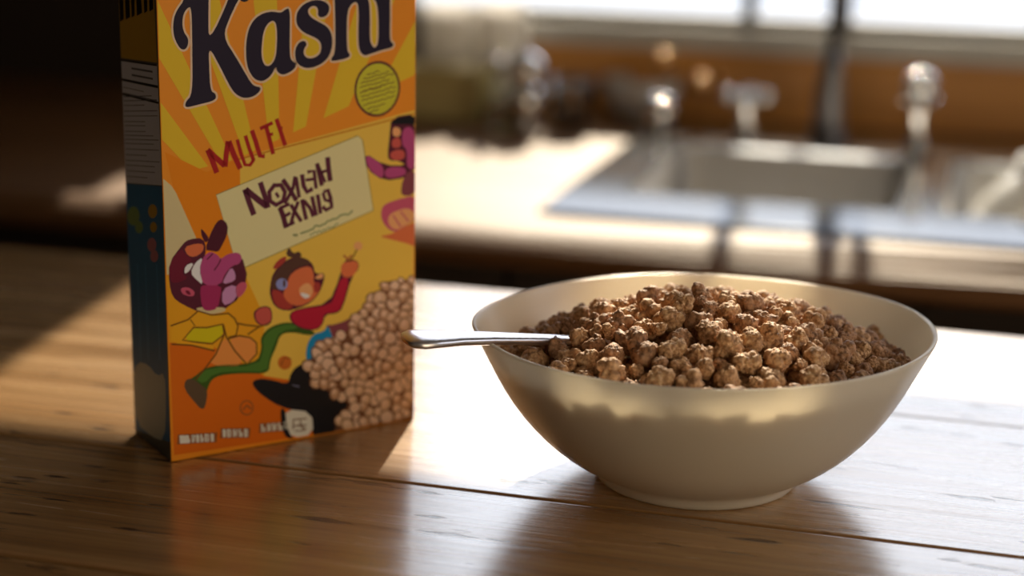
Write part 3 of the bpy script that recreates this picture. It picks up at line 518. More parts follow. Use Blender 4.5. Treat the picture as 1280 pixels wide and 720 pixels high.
  ('line',7,0,['54,1460 104,1517 140,1554 164,1569 202,1576 254,1575 285,1554 295,1513 293,1470 282,1426 307,1390 370,1362 439,1372 516,1420 567,1391 595,1284 577,1188 512,1102 426,1054 319,1042 227,1059 149,1105 94,1142 61,1172 40,1213 29,1265 25,1326 28,1396']),
  ('maroon',8,0,['55,1455 100,1499 127,1511 137,1490 157,1466 188,1440 187,1420 155,1406 134,1384 123,1355 130,1331 155,1313 142,1297 89,1283 55,1285 38,1302 30,1341 32,1402']),
  ('orangeskin',9,0,['160,1529 205,1537 242,1538 270,1532 282,1516 276,1488 258,1468 229,1453 201,1450 175,1458 156,1478 144,1509']),
  ('white',9,0,['229,1415 261,1434 268,1422 251,1378 250,1327 264,1270 258,1252 233,1276 210,1300 190,1326 188,1355 205,1389']),
  ('white',9,0,['161,1401 192,1408 200,1397 183,1368 164,1349 143,1339 136,1350 142,1382']),
  ('pink',9,0,['343,1466 370,1450 388,1434 398,1418 417,1418 444,1435 477,1444 517,1445 544,1434 557,1412 557,1391 543,1369 525,1358 503,1358 478,1346 448,1321 424,1288 407,1246 366,1229 303,1237 266,1262 256,1304 252,1345 254,1385 263,1417 280,1441 298,1458 320,1468']),
  ('magenta',9,0,['251,1229 265,1240 304,1240 371,1230 402,1209 399,1179 391,1138 379,1088 354,1060 317,1055 288,1059 267,1072 253,1115 247,1187']),
  ('pale',9,0,['444,1299 469,1333 489,1335 503,1308 509,1282 507,1256 482,1240 433,1233 415,1242 426,1269']),
  ('pale',9,0,['433,1204 481,1216 511,1204 521,1166 514,1133 492,1105 462,1088 424,1082 406,1109 408,1169']),
  ('rose',9,0,['519,1211 546,1228 569,1230 588,1218 593,1199 584,1174 568,1150 543,1127 525,1124 515,1141 508,1163 506,1189']),
  ('maroon2',10,0,['341,1612 366,1655 389,1681 410,1690 431,1682 452,1659 460,1630 457,1595 443,1555 418,1512 400,1484 389,1470 370,1467 344,1475 320,1481 299,1486 299,1514 318,1565']),
  ('maroon2',10,0,['267,1638 277,1630 292,1612 312,1584 317,1561 306,1542 293,1543 278,1565 268,1593 264,1626']),
  ('rose',9,0,['117,1242 143,1243 169,1235 194,1217 206,1199 202,1181 189,1174 166,1177 144,1185 123,1197 111,1213 106,1231']),
  ('maroon',10,0,['142,1221 158,1219 169,1210 177,1193 174,1186 161,1188 149,1197 139,1213']),
  ('maroon2',10,0.88,['403,1409 381,1371 353,1338']),
  ('maroon2',10,0.88,['346,1456 303,1421']),
  ('cream',8,0,['259,1088 349,1076 405,1067 426,1059 432,1049 421,1037 391,1031 343,1029 295,1037 248,1053 222,1070 217,1086']),
  ('amber2',7,0,['59,992 122,1006 172,1025 209,1051 252,1054 300,1033 356,1022 419,1019 462,1007 485,984 502,959 513,932 517,902 513,869 495,850 463,846 438,852 421,869 412,891 409,920 378,935 318,938 265,943 219,952 173,939 127,904 106,879 112,864 168,845 276,822 333,798 338,775 312,776 255,801 177,823 79,844 29,887 29,952']),
  ('yell2',8,0,['134,893 172,932 215,949 263,942 316,941 374,944 405,927 410,890 391,857 346,830 297,823 243,836 191,850 140,866']),
  ('peach',7,0,['397,819 367,781 337,735 307,683 363,647 509,625 548,668 480,774 438,830 420,835']),
  ('peach',8,0,['467,836 508,843 549,840 590,828 622,810 645,787 657,758 656,724 646,694 628,668 610,650 592,641 566,657 531,696 497,745 463,804']),
  ('brown2',9,1.1,['28,985 153,1012 228,1064 324,1023 451,1018 497,973 519,919 505,853 447,844']),
  ('brown2',9,1.1,['191,952 287,937 403,946 415,871 324,816 216,842 109,872 191,952']),
  ('brown2',9,1.1,['30,854 170,827 340,763']),
  ('brown2',9,1.1,['409,945 430,852 491,742 577,632']),
  ('brown2',9,1.1,['413,866 351,739 280,659 197,575']),
  ('brown2',9,1.1,['447,836 529,846 611,821 657,775 658,695 595,641']),
  ('brown2',9,1.1,['519,936 577,917 683,891']),
  ('brown2',9,1.1,['593,847 671,887 755,910']),
  ('brown2',9,0.66,['170,1010 202,961']),
  ('line',8,0,['650,1012 674,1026 698,1034 721,1036 744,1031 767,1016 779,986 780,941 772,911 752,896 728,891 698,895 673,910 653,935 642,962 639,991']),
  ('redskin',9,0,['660,1004 677,1017 697,1025 721,1027 743,1023 761,1011 772,985 773,945 765,918 746,905 725,900 701,903 680,916 662,938 653,961 652,985']),
 ],
 'printed_dancer': [
  ('dgreen',7,0,['708,831 724,848 741,861 761,872 782,881 805,887 829,891 852,894 875,894 898,893 922,888 945,881 968,870 991,856 1015,842 1038,830 1062,818 1085,808 1101,798 1109,789 1109,782 1101,776 1085,774 1061,777 1030,785 991,798 956,808 924,814 897,816 874,816 854,809 839,797 827,778 819,753 809,730 799,707 788,686 776,665 767,643 760,620 755,596 752,570 737,554 708,546 665,547 610,557 556,565 504,571 454,575 405,577 365,574 334,565 312,550 298,530 287,507 278,481 271,452 267,420 261,395 254,377 246,366 236,362 222,369 203,389 179,420 151,463 131,498 119,527 115,548 119,561 126,572 134,580 145,585 158,586 174,593 195,603 219,618 248,637 291,649 350,653 424,649 514,638 585,636 637,644 669,662 681,690 689,716 693,739 693,760 690,779 691,797 697,814']),
  ('green',8,0,['718,812 748,843 786,863 832,874 875,879 914,877 949,867 980,848 956,838 878,838 827,815 803,770 781,724 761,675 747,625 738,574 682,559 579,578 479,591 381,598 314,585 276,550 240,545 208,568 218,597 271,633 388,639 572,616 678,635 702,698 711,746 706,780']),
  ('shoe',9,0,['131,585 157,588 184,577 213,551 242,524 271,498 279,453 266,389 252,356 237,355 220,365 203,386 172,428 130,489 111,536 116,567']),
  ('line',8,0,['773,1197 785,1246 813,1288 855,1323 894,1346 931,1359 973,1361 1021,1353 1060,1335 1090,1306 1108,1274 1114,1239 1135,1222 1172,1223 1190,1210 1190,1181 1180,1145 1161,1101 1136,1064 1105,1034 1065,1010 1016,993 964,983 910,978 862,988 820,1010 791,1042 774,1084 765,1122 766,1156']),
  ('hair',9,0,['785,1211 797,1246 825,1282 867,1320 906,1343 943,1353 982,1355 1024,1347 1058,1330 1086,1305 1079,1293 1040,1294 999,1288 956,1273 926,1249 907,1218 883,1187 853,1156 822,1143 793,1147 778,1160 778,1182']),
  ('redhair',9,0,['788,1146 821,1139 852,1121 882,1092 911,1058 941,1020 937,996 901,987 862,995 820,1020 793,1062 779,1120']),
  ('redhair',10,0,['797,1314 818,1342 847,1363 883,1376 898,1371 892,1349 870,1326 834,1302 809,1293 794,1297']),
  ('hair',10,0,['896,1399 909,1430 924,1431 941,1402 961,1392 985,1401 1003,1393 1015,1369 1003,1357 967,1355 934,1362 904,1376']),
  ('orangeskin',10,0,['933,1244 967,1266 1008,1280 1056,1285 1088,1272 1103,1239 1109,1205 1105,1171 1117,1153 1145,1149 1157,1134 1154,1105 1138,1076 1110,1045 1070,1021 1018,1005 971,1005 929,1022 896,1049 872,1086 870,1120 888,1152 902,1184 912,1217']),
  ('pale2',11,0,['994,1133 1018,1153 1043,1162 1067,1159 1085,1142 1097,1112 1097,1085 1084,1061 1063,1052 1032,1059 1008,1077 990,1108']),
  ('white',12,0,['1015,1097 1057,1080 1074,1066 1064,1054 1049,1051 1028,1057 1011,1071 999,1094']),
  ('pale2',11,0,['1129,1205 1153,1218 1171,1219 1182,1207 1183,1196 1175,1186 1159,1181 1135,1183 1121,1188 1118,1195']),
  ('redhair',11,0,['1117,1163 1145,1157 1159,1139 1158,1110 1146,1092 1121,1083 1108,1101 1105,1144']),
  ('steel',11,0,['903,1168 902,1165 901,1162 900,1158 899,1156 897,1153 895,1150 893,1148 891,1145 888,1143 886,1142 883,1140 880,1139 876,1137 873,1137 870,1136 866,1136 863,1135 859,1136 856,1136 852,1137 849,1138 845,1139 842,1140 839,1142 836,1144 833,1146 830,1148 827,1151 825,1154 823,1156 821,1159 819,1162 817,1166 816,1169 815,1172 814,1175 814,1179 813,1182 814,1185 814,1189 814,1192 815,1195 816,1198 818,1201 820,1204 821,1206 824,1209 826,1211 828,1213 831,1215 834,1217 837,1218 840,1219 843,1220 847,1221 850,1221 854,1221 857,1221 861,1220 864,1220 868,1219 871,1218 874,1216 878,1215 881,1213 884,1211 887,1208 889,1206 892,1203 894,1200 896,1197 898,1194 899,1191 901,1188 902,1185 903,1181 903,1178 903,1175 903,1171']),
  ('hair',12,0,['886,1177 886,1175 885,1173 885,1171 885,1169 884,1167 884,1165 883,1164 883,1162 882,1160 882,1159 881,1158 881,1157 880,1156 879,1155 878,1155 878,1154 877,1154 876,1154 876,1154 875,1154 874,1155 873,1155 873,1156 872,1157 871,1158 871,1159 870,1161 870,1162 869,1164 869,1165 868,1167 868,1169 868,1171 867,1173 867,1175 867,1177 867,1180 867,1182 867,1184 867,1186 867,1188 867,1190 868,1193 868,1195 868,1196 869,1198 869,1200 870,1202 870,1203 871,1204 871,1206 872,1207 873,1208 873,1208 874,1209 875,1209 876,1210 876,1210 877,1210 878,1209 879,1209 879,1208 880,1208 881,1207 881,1206 882,1204 883,1203 883,1202 884,1200 884,1198 884,1196 885,1194 885,1192 885,1190 886,1188 886,1186 886,1184 886,1182 886,1180']),
  ('line',8,0,['932,967 972,979 1050,986 1166,989 1247,1036 1291,1129 1320,1206 1333,1268 1367,1297 1423,1294 1457,1275 1468,1242 1457,1210 1424,1179 1390,1108 1354,997 1324,932 1299,915 1263,908 1217,911 1189,893 1179,854 1159,826 1128,810 1081,810 1020,827 972,851 936,882 917,913 914,945']),
  ('crimson',9,0,['941,964 975,973 1053,977 1176,977 1247,996 1266,1034 1287,1083 1311,1144 1341,1170 1377,1163 1377,1105 1342,997 1312,936 1287,923 1251,918 1204,922 1179,903 1174,861 1155,833 1122,818 1080,818 1028,833 983,855 946,886 927,916 925,945']),
  ('orangeskin',9,0,['1330,1267 1348,1279 1381,1285 1428,1284 1455,1271 1463,1245 1456,1218 1436,1188 1413,1171 1388,1165 1363,1168 1338,1179 1325,1204 1322,1242']),
  ('brown2',10,1.1,['1389,1282 1427,1323 1452,1367']),
  ('pale2',10,0,['1495,1381 1495,1379 1494,1376 1493,1374 1492,1372 1491,1370 1490,1368 1488,1366 1486,1364 1484,1363 1482,1361 1480,1360 1478,1359 1475,1358 1473,1357 1470,1357 1467,1357 1465,1357 1462,1357 1459,1357 1457,1357 1454,1358 1451,1359 1449,1360 1446,1361 1444,1363 1441,1364 1439,1366 1437,1368 1435,1370 1434,1372 1432,1374 1431,1376 1429,1379 1428,1381 1427,1384 1427,1386 1426,1389 1426,1391 1426,1394 1426,1396 1427,1399 1428,1401 1428,1403 1429,1405 1431,1407 1432,1409 1434,1411 1435,1413 1437,1414 1439,1416 1442,1417 1444,1418 1446,1419 1449,1420 1452,1420 1454,1421 1457,1421 1460,1421 1462,1420 1465,1420 1468,1419 1470,1418 1473,1417 1475,1416 1478,1415 1480,1413 1482,1411 1484,1409 1486,1407 1488,1405 1490,1403 1491,1401 1492,1399 1493,1396 1494,1394 1495,1391 1495,1389 1496,1386 1496,1384']),
  ('redhair',10,1.38,['1346,1332 1377,1300 1408,1325']),
  ('teal',8,0,['1062,729 1087,763 1121,782 1164,785 1192,797 1205,818 1217,817 1230,792 1240,767 1249,742 1249,719 1240,697 1216,677 1179,659 1144,631 1113,595 1086,569 1064,555 1049,566 1040,602 1039,643 1046,689']),
 ],
 'printed_plum_cloth': [
  ('plum2',7,0,['1219,830 1241,829 1264,829 1289,832 1316,836 1344,843 1372,852 1401,866 1429,882 1458,902 1484,918 1508,931 1529,941 1548,947 1565,948 1580,943 1592,933 1601,917 1603,898 1596,877 1582,853 1559,827 1534,801 1505,777 1473,754 1438,732 1403,717 1368,709 1334,707 1299,712 1273,721 1254,734 1243,750 1240,771 1235,789 1227,803 1217,814 1205,821 1201,826 1206,829']),
 ],
 'printed_black_hat': [
  ('black',8,0,['635,501 653,505 672,506 694,505 717,500 743,492 770,484 797,474 825,463 854,450 877,446 893,449 903,459 907,477 913,495 921,510 932,525 945,539 960,550 977,558 995,564 1015,568 1033,567 1049,563 1064,556 1077,544 1088,530 1096,513 1101,494 1104,471 1109,448 1115,425 1124,402 1133,378 1147,359 1166,343 1188,332 1215,324 1239,316 1261,306 1280,295 1297,283 1309,263 1316,237 1317,203 1313,162 1311,126 1309,96 1308,71 1307,51 1293,37 1264,27 1221,23 1163,23 1120,32 1091,52 1076,81 1075,119 1061,153 1034,182 996,206 945,226 900,245 860,264 825,283 796,301 768,321 741,342 715,364 690,386 668,408 650,429 635,448 625,467 621,482 624,493']),
  ('black',8,0,['845,262 854,259 864,243 873,215 882,174 892,120 901,78 910,48 920,30 930,23 933,19 930,17 920,18 903,21 888,28 875,39 864,54 855,73 847,97 841,128 836,164 834,205 834,235 838,254']),
  ('halo2',9,0,['948,419 965,414 977,409 985,405 988,402 988,399 983,399 975,401 964,404 949,410 938,415 930,419 926,422 925,424 929,425 936,423']),
  ('black',7.5,0,['1054,471 1407,282 1439,104 1301,-3 1093,1 1044,169']),
 ],
 'printed_badge': [
  ('paper',9,0,['921,237 1027,209 1082,151 1088,64 1048,21 961,22 909,47 889,96 877,153 872,218']),
  ('brown2',10,0.88,['933,162 1039,151']),
  ('brown2',10,0.88,['933,111 1038,100']),
  ('brown2',10,0.88,['945,71 1025,64']),
  ('brown2',10,0.88,['933,162 930,86']),
  ('brown2',10,0.88,['986,147 1005,80']),
  ('brown2',10,0.88,['972,117 1031,69']),
 ],
 'printed_berry': [
  ('rust',7,0,['925,584 924,580 923,576 922,573 920,569 918,566 916,563 914,560 911,557 908,555 904,553 901,551 897,549 894,548 890,547 886,546 881,546 877,546 873,546 869,547 865,548 860,549 856,551 852,552 848,555 845,557 841,560 838,562 835,566 832,569 829,572 827,576 824,580 823,584 821,588 820,592 819,596 818,600 818,604 818,608 818,612 819,616 820,620 822,623 823,627 825,630 827,633 830,636 833,639 836,641 839,643 842,645 846,647 850,648 854,649 858,650 862,650 866,650 870,650 875,649 879,648 883,647 887,645 891,644 895,641 899,639 902,636 906,634 909,630 912,627 915,624 917,620 919,616 921,612 923,608 924,604 925,600 925,596 926,592 926,588']),
  ('brown2',8,0.66,['842,584 868,636 920,622']),
 ],
 'printed_ring': [
  ('brown3',7,0.88,['621,301 618,285 611,272 600,262 587,257 572,257 557,262 543,271 533,284 526,300 524,316 527,332 534,345 545,355 559,360 574,361 589,356 602,346 612,333 619,317 621,301']),
  ('brown3',8,1.32,['547,300 573,327 604,297']),
 ],
 'bottom_lettering': [
  ('brown3',7,7.15,['59,160 332,128']),
  ('paper',8,1.43,['72,184 74,132']),
  ('paper',8,1.32,['71,158 91,155 91,129']),
  ('paper',8,1.43,['116,179 118,127']),
  ('paper',8,1.32,['115,153 135,150 135,124']),
  ('paper',8,1.43,['160,174 162,122']),
  ('paper',8,1.32,['160,174 174,120 175,171']),
  ('paper',8,1.43,['192,170 194,118']),
  ('paper',8,1.21,['192,170 205,163 204,116 194,118']),
  ('paper',8,1.43,['225,167 226,114']),
  ('paper',8,1.32,['224,141 237,139 236,113']),
  ('paper',8,1.43,['257,163 258,111']),
  ('paper',8,1.21,['257,163 277,155 276,108 258,111']),
  ('paper',8,1.43,['301,158 303,106']),
  ('paper',8,1.21,['301,158 314,151 313,104 303,106']),
  ('brown3',7,7.15,['379,151 583,119']),
  ('paper',8,1.43,['392,175 394,122']),
  ('paper',8,1.21,['392,175 405,168 404,120 394,122']),
  ('paper',8,1.43,['425,170 427,117']),
  ('paper',8,1.21,['425,170 445,162 444,114 427,117']),
  ('paper',8,1.43,['470,163 472,110']),
  ('paper',8,1.32,['470,163 493,106 494,159']),
  ('paper',8,1.43,['515,156 517,103']),
  ('paper',8,1.32,['515,130 532,127 531,101']),
  ('paper',8,1.43,['555,150 557,97']),
  ('paper',8,1.21,['555,150 572,142 571,94 557,97']),
  ('brown3',7,7.15,['674,139 880,120']),
  ('paper',8,1.43,['687,164 689,111']),
  ('paper',8,1.32,['686,138 708,134 707,108']),
  ('paper',8,1.43,['733,160 736,107']),
  ('paper',8,1.32,['733,160 753,104 754,157']),
  ('paper',8,1.43,['774,157 776,103']),
  ('paper',8,1.32,['774,157 797,100 798,152']),
  ('paper',8,1.43,['820,153 823,99']),
  ('paper',8,1.32,['820,126 841,122 841,96']),
  ('brown3',7,7.15,['851,130 920,121']),
  ('paper',8,1.43,['864,155 866,101']),
  ('paper',8,1.21,['864,155 881,147 881,99 866,101']),
  ('paper',9,0,['71,188 134,177 136,119 72,127']),
 ],
 'printed_pink_figure': [
  ('line',6,0,['1704,2064 1712,2125 1719,2192 1727,2267 1782,2307 1886,2314 1939,2218 1940,2017 1921,1909 1882,1895 1861,1880 1857,1863 1809,1852 1716,1848 1635,1870 1567,1919 1527,1975 1516,2037 1552,2041 1635,1987 1721,1956 1810,1948 1839,1955 1808,1974 1773,1986 1735,1989 1712,2001 1704,2022']),
  ('black',7,0,['1733,2260 1736,2280 1787,2296 1886,2308 1936,2293 1936,2250 1915,2233 1874,2243 1823,2248 1761,2249']),
  ('pink',8,0,['1862,2224 1889,2220 1909,2198 1922,2158 1929,2099 1929,2021 1925,1963 1916,1927 1902,1911 1883,1916 1869,1929 1861,1948 1858,1975 1859,2010 1858,2038 1853,2059 1845,2073 1833,2081 1825,2095 1820,2116 1818,2144 1820,2178 1828,2203 1842,2218']),
  ('pale2',8,0,['1764,2231 1782,2228 1795,2222 1803,2213 1808,2201 1808,2185 1804,2173 1796,2165 1783,2161 1767,2161 1755,2165 1746,2174 1741,2188 1740,2207 1744,2220 1752,2228']),
  ('redskin',8,0,['1754,2148 1769,2153 1782,2154 1792,2152 1799,2145 1804,2135 1807,2125 1809,2115 1810,2105 1809,2095 1804,2087 1795,2082 1782,2079 1765,2079 1751,2082 1741,2090 1736,2101 1734,2117 1736,2130 1743,2140']),
  ('redskin',8,0,['1725,2044 1734,2052 1745,2058 1759,2062 1775,2064 1794,2064 1810,2062 1823,2058 1832,2051 1838,2042 1841,2033 1842,2023 1841,2013 1837,2003 1829,1996 1816,1991 1799,1988 1778,1988 1760,1991 1745,1996 1734,2005 1725,2016 1721,2026 1721,2035']),
  ('pink',8,0,['1548,2037 1566,2028 1585,2017 1603,2005 1622,1991 1641,1976 1655,1959 1664,1940 1669,1920 1668,1897 1664,1882 1656,1874 1645,1873 1630,1880 1615,1889 1599,1901 1583,1915 1566,1932 1552,1950 1541,1970 1533,1992 1528,2015 1529,2030 1536,2038']),
  ('pink',8,0,['1742,1942 1784,1939 1816,1933 1838,1924 1850,1910 1852,1893 1843,1880 1821,1871 1789,1865 1745,1862 1712,1866 1690,1875 1679,1891 1679,1913 1689,1929 1710,1938']),
  ('plum2',7,0,['1884,1899 1904,1901 1919,1891 1929,1869 1935,1835 1936,1790 1928,1755 1913,1732 1889,1720 1857,1720 1833,1726 1818,1737 1812,1755 1814,1780 1817,1803 1823,1825 1831,1846 1841,1866 1853,1881 1867,1892']),
  ('rose',7,0,['1655,1643 1661,1656 1674,1668 1694,1678 1722,1687 1757,1694 1791,1701 1824,1706 1857,1711 1889,1715 1913,1707 1930,1686 1938,1653 1939,1607 1934,1570 1924,1543 1908,1525 1888,1517 1868,1507 1850,1497 1833,1485 1817,1473 1801,1465 1783,1461 1765,1462 1745,1468 1727,1477 1709,1489 1693,1505 1677,1524 1665,1543 1657,1561 1651,1579 1649,1597 1649,1613 1651,1629']),
  ('pale2',8,0,['1718,1590 1730,1599 1747,1608 1770,1615 1799,1621 1835,1627 1864,1625 1888,1618 1907,1604 1920,1583 1925,1565 1921,1548 1908,1534 1888,1522 1867,1511 1847,1501 1827,1491 1808,1483 1789,1478 1772,1478 1755,1483 1739,1491 1727,1502 1717,1516 1710,1531 1706,1549 1706,1565 1710,1578']),
  ('rose',9,1.1,['1747,1585 1810,1495']),
  ('rose',9,1.1,['1809,1607 1872,1531']),
  ('orangeskin',8,0,['1823,1485 1843,1492 1862,1499 1880,1505 1898,1510 1914,1516 1927,1507 1936,1485 1940,1449 1940,1400 1936,1365 1928,1344 1915,1338 1898,1347 1878,1357 1853,1366 1826,1376 1794,1387 1763,1397 1732,1408 1701,1418 1670,1428 1653,1436 1651,1442 1664,1445 1691,1445 1715,1448 1737,1452 1755,1457 1771,1464 1787,1471 1805,1478']),
 ],
 'printed_cereal_heap': [
  ('toast',8,0,['1119,666 1248,720 1384,774 1475,894 1567,979 1699,1096 1805,1101 1946,1078 1925,-14 1255,4 1308,125 1380,206 1117,401 1048,562']),
  ('toast',9.0,0,['1908,1016 1873,1028 1861,1058 1860,1088 1876,1113 1904,1123 1922,1111 1922,1087 1922,1053 1922,1025']),
  ('puffb',9.04,0,['1907,1021 1885,1037 1867,1061 1866,1091 1883,1110 1909,1112 1922,1105 1922,1084 1922,1051 1922,1030']),
  ('puffd',9.08,0,['1898,1062 1886,1068 1882,1075 1879,1089 1889,1100 1896,1106 1913,1100 1918,1084 1917,1071 1915,1060']),
  ('toast',9.12,0,['1842,1044 1816,1047 1797,1059 1786,1083 1786,1102 1798,1121 1815,1118 1837,1104 1853,1078 1850,1057']),
  ('puffc',9.16,0,['1835,1051 1820,1052 1801,1063 1786,1080 1792,1102 1798,1111 1816,1110 1834,1096 1843,1078 1847,1062']),
  ('puffd',9.2,0,['1817,1081 1813,1081 1802,1082 1793,1097 1800,1102 1800,1107 1811,1110 1821,1101 1825,1094 1825,1083']),
  ('toast',9.24,0,['1842,961 1802,984 1786,1019 1787,1055 1812,1077 1851,1086 1895,1064 1910,1031 1912,986 1878,963']),
  ('puffb',9.28,0,['1843,968 1811,987 1794,1014 1796,1052 1824,1066 1852,1075 1883,1058 1901,1026 1897,995 1874,973']),
  ('puffd',9.32,0,['1838,1012 1823,1018 1817,1029 1816,1047 1825,1056 1846,1059 1856,1055 1866,1039 1868,1022 1858,1009']),
  ('toast',9.36,0,['1866,943 1857,969 1862,1001 1882,1020 1913,1030 1922,1018 1922,992 1922,968 1922,944 1892,939']),
  ('puffa',9.4,0,['1870,954 1863,970 1870,992 1889,1016 1915,1016 1922,1014 1922,995 1922,968 1919,949 1899,944']),
  ('puffd',9.44,0,['1886,984 1882,987 1882,999 1889,1007 1905,1009 1909,1006 1915,1002 1917,984 1903,983 1895,976']),
  ('toast',9.48,0,['1729,1033 1716,1023 1681,1024 1647,1044 1632,1069 1633,1092 1651,1100 1685,1101 1719,1080 1733,1056']),
  ('puffb',9.52,0,['1721,1037 1708,1028 1681,1028 1655,1048 1641,1070 1644,1085 1657,1093 1682,1091 1713,1080 1729,1058']),
  ('puffd',9.56,0,['1699,1061 1691,1061 1673,1062 1663,1069 1655,1078 1657,1090 1665,1089 1679,1087 1686,1083 1695,1070']),
  ('toast',9.6,0,['1775,941 1763,974 1779,1007 1820,1023 1861,1014 1889,997 1898,965 1878,927 1843,910 1805,921']),
  ('puffb',9.64,0,['1780,949 1781,973 1792,995 1821,1011 1855,1008 1880,991 1888,961 1871,937 1838,921 1811,928']),
  ('puffd',9.68,0,['1801,970 1800,980 1805,997 1822,1006 1838,1004 1849,990 1849,975 1841,970 1830,957 1813,959']),
  ('toast',9.72,0,['1722,1036 1714,1058 1724,1087 1744,1102 1777,1095 1798,1084 1810,1056 1800,1032 1776,1019 1747,1021']),
  ('puffc',9.76,0,['1727,1042 1721,1060 1731,1078 1749,1091 1769,1094 1788,1078 1800,1056 1791,1040 1773,1024 1751,1028']),
  ('puffd',9.8,0,['1736,1068 1734,1071 1742,1083 1744,1093 1761,1086 1770,1083 1774,1071 1770,1062 1763,1055 1747,1057']),
  ('toast',9.84,0,['1841,910 1851,944 1886,956 1922,959 1922,938 1922,904 1921,877 1921,851 1895,853 1859,877']),
  ('puffa',9.88,0,['1854,912 1862,934 1890,951 1922,944 1922,929 1922,910 1921,881 1921,864 1894,866 1869,881']),
  ('puffd',9.92,0,['1875,918 1882,934 1897,939 1913,937 1922,928 1922,915 1922,903 1912,898 1895,898 1886,902']),
  ('toast',9.96,0,['1608,927 1577,924 1538,940 1519,971 1524,1008 1546,1026 1576,1033 1614,1011 1629,978 1627,951']),
  ('puffa',10.0,0,['1604,931 1574,934 1549,944 1527,972 1534,997 1551,1019 1578,1022 1602,1007 1622,980 1623,954']),
  ('puffd',10.04,0,['1580,969 1568,971 1559,974 1551,984 1548,1002 1553,1012 1568,1012 1584,1001 1594,990 1591,975']),
  ('toast',10.08,0,['1722,874 1699,897 1686,934 1700,972 1736,983 1774,976 1800,955 1810,917 1800,882 1761,864']),
  ('puffc',10.12,0,['1726,880 1708,902 1694,938 1715,965 1738,975 1768,972 1790,949 1804,919 1787,894 1760,874']),
  ('puffd',10.16,0,['1731,915 1717,927 1714,946 1726,953 1739,962 1757,962 1764,950 1772,934 1761,920 1745,914']),
  ('toast',10.2,0,['1651,918 1610,928 1579,959 1569,993 1587,1029 1620,1040 1659,1034 1693,1004 1702,969 1688,933']),
  ('puffa',10.24,0,['1645,931 1613,936 1586,962 1581,993 1599,1020 1625,1032 1660,1024 1685,1002 1693,968 1676,938']),
  ('puffd',10.28,0,['1638,967 1623,968 1608,983 1606,996 1613,1010 1621,1015 1643,1013 1655,1001 1655,987 1650,972']),
  ('toast',10.32,0,['1604,919 1610,935 1632,953 1658,952 1680,931 1690,910 1688,889 1663,874 1638,874 1614,893']),
  ('puffa',10.36,0,['1613,913 1617,936 1638,942 1658,939 1677,929 1687,907 1682,892 1664,879 1641,884 1621,896']),
  ('puffd',10.4,0,['1628,929 1624,933 1633,941 1649,942 1659,932 1660,922 1658,914 1647,910 1636,910 1630,918']),
  ('toast',10.44,0,['1757,942 1730,942 1700,967 1693,999 1702,1020 1730,1032 1755,1035 1783,1006 1788,983 1784,956']),
  ('puffb',10.48,0,['1754,946 1734,953 1710,970 1700,996 1713,1017 1727,1031 1758,1023 1779,1007 1783,984 1775,961']),
  ('puffd',10.52,0,['1745,985 1727,987 1724,991 1716,1001 1722,1013 1729,1022 1741,1018 1756,1008 1756,1000 1755,989']),
  ('toast',10.56,0,['1816,863 1814,885 1826,906 1854,914 1885,914 1903,894 1901,871 1886,857 1858,843 1828,847']),
  ('puffa',10.6,0,['1818,867 1817,889 1831,900 1857,909 1881,904 1894,894 1900,875 1881,859 1862,853 1835,854']),
  ('puffd',10.64,0,['1831,891 1831,899 1838,904 1847,907 1861,903 1866,903 1870,887 1866,879 1850,876 1837,880']),
  ('toast',10.68,0,['1611,903 1593,881 1557,883 1526,893 1494,913 1491,944 1508,961 1538,965 1574,959 1604,935']),
  ('puffb',10.72,0,['1599,904 1585,893 1557,884 1526,897 1508,914 1498,943 1518,953 1544,960 1575,947 1594,933']),
  ('puffd',10.76,0,['1569,931 1558,924 1543,918 1536,921 1522,934 1523,946 1527,950 1543,952 1555,952 1565,938']),
  ('toast',10.8,0,['1785,748 1762,758 1755,788 1755,816 1772,835 1800,840 1823,820 1832,793 1830,768 1807,753']),
  ('puffa',10.84,0,['1790,757 1765,764 1760,788 1767,807 1775,827 1795,830 1816,819 1822,795 1823,772 1804,756']),
  ('puffd',10.88,0,['1782,786 1774,791 1772,805 1770,817 1781,824 1789,821 1796,820 1801,807 1800,797 1789,787']),
  ('toast',10.92,0,['1886,714 1857,735 1840,772 1857,810 1889,826 1921,825 1921,806 1921,769 1921,736 1917,706']),
  ('puffc',10.96,0,['1883,722 1860,746 1857,775 1866,802 1892,815 1920,811 1921,796 1921,770 1921,736 1913,720']),
  ('puffd',11.0,0,['1890,757 1875,773 1871,787 1881,799 1890,803 1904,807 1914,798 1919,783 1917,766 1901,757']),
  ('toast',11.04,0,['1628,808 1595,819 1566,845 1568,880 1579,903 1612,913 1641,905 1667,880 1671,845 1652,822']),
  ('puffc',11.08,0,['1623,817 1600,829 1578,845 1575,878 1587,897 1613,904 1641,895 1653,879 1662,845 1646,830']),
  ('puffd',11.12,0,['1617,857 1601,858 1593,864 1587,884 1592,894 1604,898 1621,895 1632,878 1628,866 1626,861']),
  ('toast',11.16,0,['1765,805 1744,826 1735,852 1745,878 1763,899 1798,892 1817,871 1825,842 1812,822 1789,804']),
  ('puffb',11.2,0,['1765,811 1749,831 1739,852 1746,877 1768,889 1791,886 1811,868 1819,847 1809,822 1790,815']),
  ('puffd',11.24,0,['1767,847 1758,857 1752,868 1754,876 1764,886 1778,881 1789,872 1794,858 1787,854 1775,846']),
  ('toast',11.28,0,['1820,787 1797,810 1791,836 1799,861 1828,869 1858,867 1880,844 1888,817 1873,789 1854,781']),
  ('puffa',11.32,0,['1826,795 1805,808 1802,833 1804,852 1831,858 1855,854 1872,841 1880,820 1870,795 1848,785']),
  ('puffd',11.36,0,['1827,823 1814,833 1814,838 1820,854 1824,856 1838,850 1846,847 1848,833 1849,826 1834,821']),
